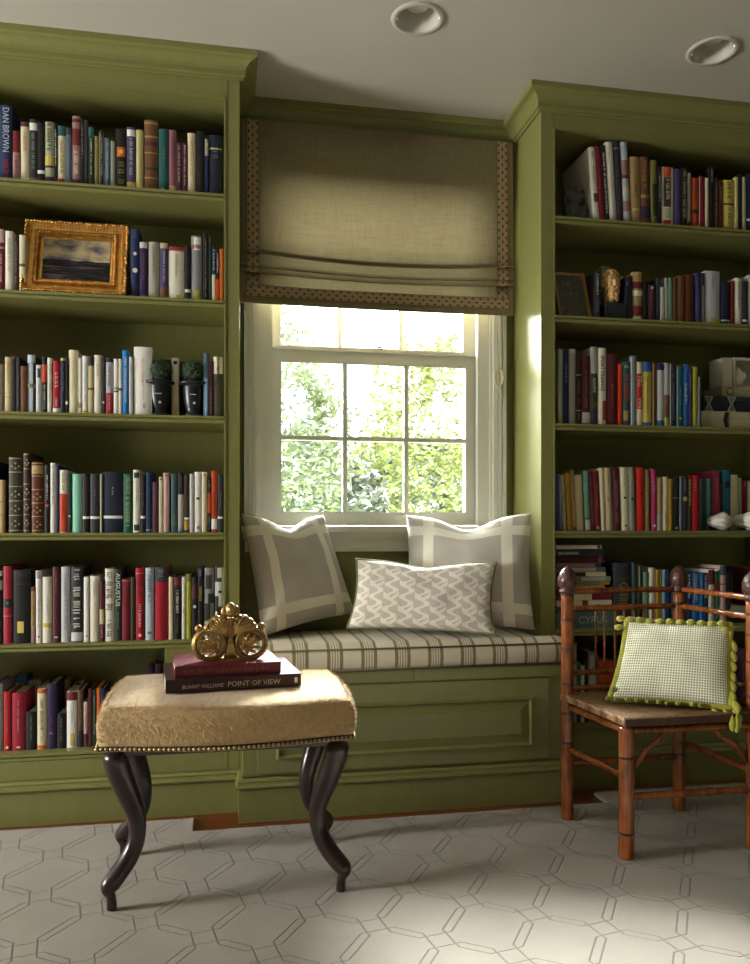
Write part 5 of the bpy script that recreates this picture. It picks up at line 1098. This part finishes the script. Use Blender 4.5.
mb = MB(); mb.ball((0, 0, .083), (.034, .038, .046), u=20, v=14); mb.ball((0, -.012, .048), (.024, .026, .030)); mb.ball((0, -.036, .074), (.0065, .010, .015)); mb.ball((0, -.040, .067), (.0075, .007, .006)); mb.ball((-.013, -.031, .090), (.012, .008, .0045)); mb.ball((.013, -.031, .090), (.012, .008, .0045)); mb.ball((-.015, -.029, .072), (.009, .008, .010)); mb.ball((.015, -.029, .072), (.009, .008, .010)); mb.ball((-.0345, .0, .078), (.006, .010, .013)); mb.ball((.0345, 0, .078), (.006, .010, .013)); mb.lathe([(.022, 0), (.024, .004), (.023, .03), (.022, .05)], (0, .004, 0), 16)
fuse('head', mb, BUSTM, be, .0022, 2)
mb = MB(); rnd = random.Random(9)
for k in range(110):
    a = rnd.uniform(0, 2*PI); f = rnd.uniform(.15, 1); v = Vector((math.cos(a)*math.sin(f*1.35), math.sin(a)*math.sin(f*1.35), math.cos(f*1.35)))
    if v.y < -.55 and v.z < .55: continue
    mb.ball((v.x*.034, v.y*.038, .086+v.z*.044), .0062*rnd.uniform(.7, 1.2), u=7, v=5)
o = fuse('hair_curls', mb, BUSTM, be, .002, 1)
mb = MB()
for k in range(70):
    a = rnd.uniform(-1.25, 1.25); zz_ = rnd.uniform(.012, .060); r_ = .030+.002*math.sin(k)
    mb.ball((math.sin(a)*r_*.88, -math.cos(a)*r_*1.05, zz_), .0058*rnd.uniform(.7, 1.2), u=7, v=5)
mb.ball((-.007, -.038, .0585), (.008, .005, .004)); mb.ball((.007, -.038, .0585), (.008, .005, .004))
fuse('beard', mb, BUSTM, be, .002, 1)
MB().ball((-.0125, -.0335, .0835), (.0055, .003, .0032)).ball((.0125, -.0335, .0835), (.0055, .003, .0032)).build('eyes', BUSTM, be, smooth=True)
# fluted white shells
SHELL = mat('white_glazed_ceramic', 'eeeae2', .35, coat=.3)
def shell(cx, cy, r, rz, label):
    e = empty('ceramic_shell', (cx, cy, ZR[3]+.0004), label, 'ornament', 'white ceramic shells', rz=rz)
    rows = []; N = 72
    for i in range(19):
        th = PI*(.06+.90*i/18) if False else PI*i/18
        row = []
        for j in range(N):
            ph = 2*PI*j/N; fl = 1+.13*abs(math.sin(ph*4.5))-.05*math.sin(th*3)
            rr_ = r*fl; x_ = -rr_*math.cos(th)*1.35; q_ = rr_*math.sin(th)*(1-.12*math.cos(th))
            row.append(Vector((x_, q_*math.cos(ph)*.85, r*.80+q_*math.sin(ph)*.78*(1+.15*math.sin(x_*90)))))
        rows.append(row)
    mb = MB(); mb.grid(rows, close_v=True, cap=True); mn = min(v.co.z for v in mb.b.verts)
    for v in mb.b.verts: v.co.z = max(v.co.z-mn-.002, 0)
    mb.build('shell_body', SHELL, e, smooth=True)
    mb = MB()
    for k in range(7):
        t = (k-3)/3; mb.tube([(-r*.2, t*r*.5, r*1.32-abs(t)*r*.18), (r*.15, t*r*.6, r*1.40-abs(t)*r*.2), (r*.5, t*r*.5, r*1.15)], [.003, .006, .003], 6)
    mb.build('frill', SHELL, e, smooth=True)
shell(PX(720.5, 2.745), 0.050, .036, .1, 'white fluted ceramic shell before the teal books, fourth shelf right bookcase')
shell(PX(749, 2.745), .052, .038, -.5, 'white ceramic shell nearer the right wall, fourth shelf right bookcase')
# patterned boxes
CREAMB = mat('cream_inlay', 'aca283', .45); NAVYB = mat('dark_navy_inlay', '1c2434', .35); TEALB = mat('teal_inlay', '3a7a70', .4)
def hexpts(cx, cz, rx, rz_): return [(cx+rx*math.cos(PI/3*k), cz+rz_*math.sin(PI/3*k)) for k in range(6)]
def face_plate(pts, y, th=.0008):
    mb = MB(); a = [mb.b.verts.new((p[0], y, p[1])) for p in pts]; c = [mb.b.verts.new((p[0], y-th, p[1])) for p in pts]; n_ = len(a); mb.b.faces.new(c); mb.b.faces.new(a[::-1])
    for i in range(n_): mb.b.faces.new((a[i], a[(i+1) % n_], c[(i+1) % n_], c[i]))
    return mb
def pbox(x0, x1, D, zlo, zhi, m, label, dp=.17):
    xa, xb = PX(x0, D), PX(x1, D); e = empty('patterned_box', (xa, D-CAMD, zlo), label, 'box', 'patterned boxes stacked on the third shelf of the right bookcase')
    W_ = xb-xa; H = zhi-zlo; MB().box(0, W_, 0, dp, 0, H*.62).build('box_body', m, e, bevel=.0015); MB().box(-.0012, W_+.0012, -.0012, dp+.0012, H*.625, H).build('lid', m, e, bevel=.0015); return e, W_, H
z0 = ZR[2]+.0004; z1 = PZ(735, 411.5, 2.73); z2 = PZ(735, 396.5, 2.75); z3 = PZ(735, 386, 2.76)
e, W_, H = pbox(701.5, 768, 2.735, z0, z1, CREAMB, 'cream box with dark hexagons, lowest of the three stacked boxes')
for k, cx_ in enumerate((.128-.018, .128+.062+.018)):
    s_ = 1 if k == 0 else -1
    face_plate([(cx_-.012*s_, .003), (cx_+.004*s_, .003), (cx_-.002*s_, H*.5), (cx_+.004*s_, H-.003), (cx_-.012*s_, H-.003), (cx_-.02*s_, H*.5)][::s_], -.0014).build('inlay', NAVYB, e)
e, W_, H = pbox(703, 770, 2.752, z1+.0005, z2, NAVYB, 'dark navy box with cream and teal diamonds, middle of the stacked boxes', .15)
for cx_ in (.024, .120):
    face_plate([(cx_-.02, .001), (cx_-.004, H*.5), (cx_-.02, H-.001), (cx_+.02, H-.001), (cx_+.004, H*.5), (cx_+.02, .001)], -.0014).build('inlay', CREAMB, e)
    face_plate([(cx_-.011, H*.08), (cx_+.011, H*.08), (cx_+.002, H*.42), (cx_-.002, H*.42)], -.0023).build('inlay', TEALB, e); face_plate([(cx_-.011, H*.92), (cx_-.002, H*.58), (cx_+.002, H*.58), (cx_+.011, H*.92)], -.0023).build('inlay', TEALB, e)
e, W_, H = pbox(722, 769, 2.768, z2+.0005, z3, CREAMB, 'small cream box with dark ring, topmost of the stacked boxes', .12)
cx_ = .034
mb = MB(); mb.lathe([(.0125, 0), (.0125, .0008), (.0155, .0008), (.0155, 0)], n=28, M=Matrix.Translation((cx_, -.0013, H*.5)) @ Matrix.Rotation(PI/2, 4, 'X'), cap=False); mb.build('inlay', NAVYB, e)
# white shadow box with a carved form on the top box
xa, xb = PX(724.5, 2.79), PX(770, 2.79); zt = PZ(735, 354.5, 2.79)
e = empty('white_shadow_box', (xa, .1, z3+.0005), 'white open box frame holding a white carved shape on the stacked boxes', 'shadow box')
h = zt-z3; Wd = xb-xa; mb = MB()
mb.box(0, .040, 0, .008, 0, h-.012); mb.box(0, .004, .008, .09, 0, h-.012); mb.box(.044, .052, -.004, .09, 0, h-.022); mb.box(.052, Wd, .08, .09, 0, h-.022); mb.box(.044, Wd, -.004, .09, h-.0215, h-.010); mb.box(.052, Wd, -.004, .09, 0, .010)
mb.build('box_frame', mat('aged_white_paint', 'cfc9b5', .6), e, bevel=.0008)
mb = MB(); mb.ball((.084, .02, .036), (.018, .012, .026)); mb.ball((.080, .018, .066), (.013, .010, .016)); mb.ball((.10, .02, .05), (.016, .010, .02)); fuse('carved_shape', mb, SHELL, e, .002, 3)
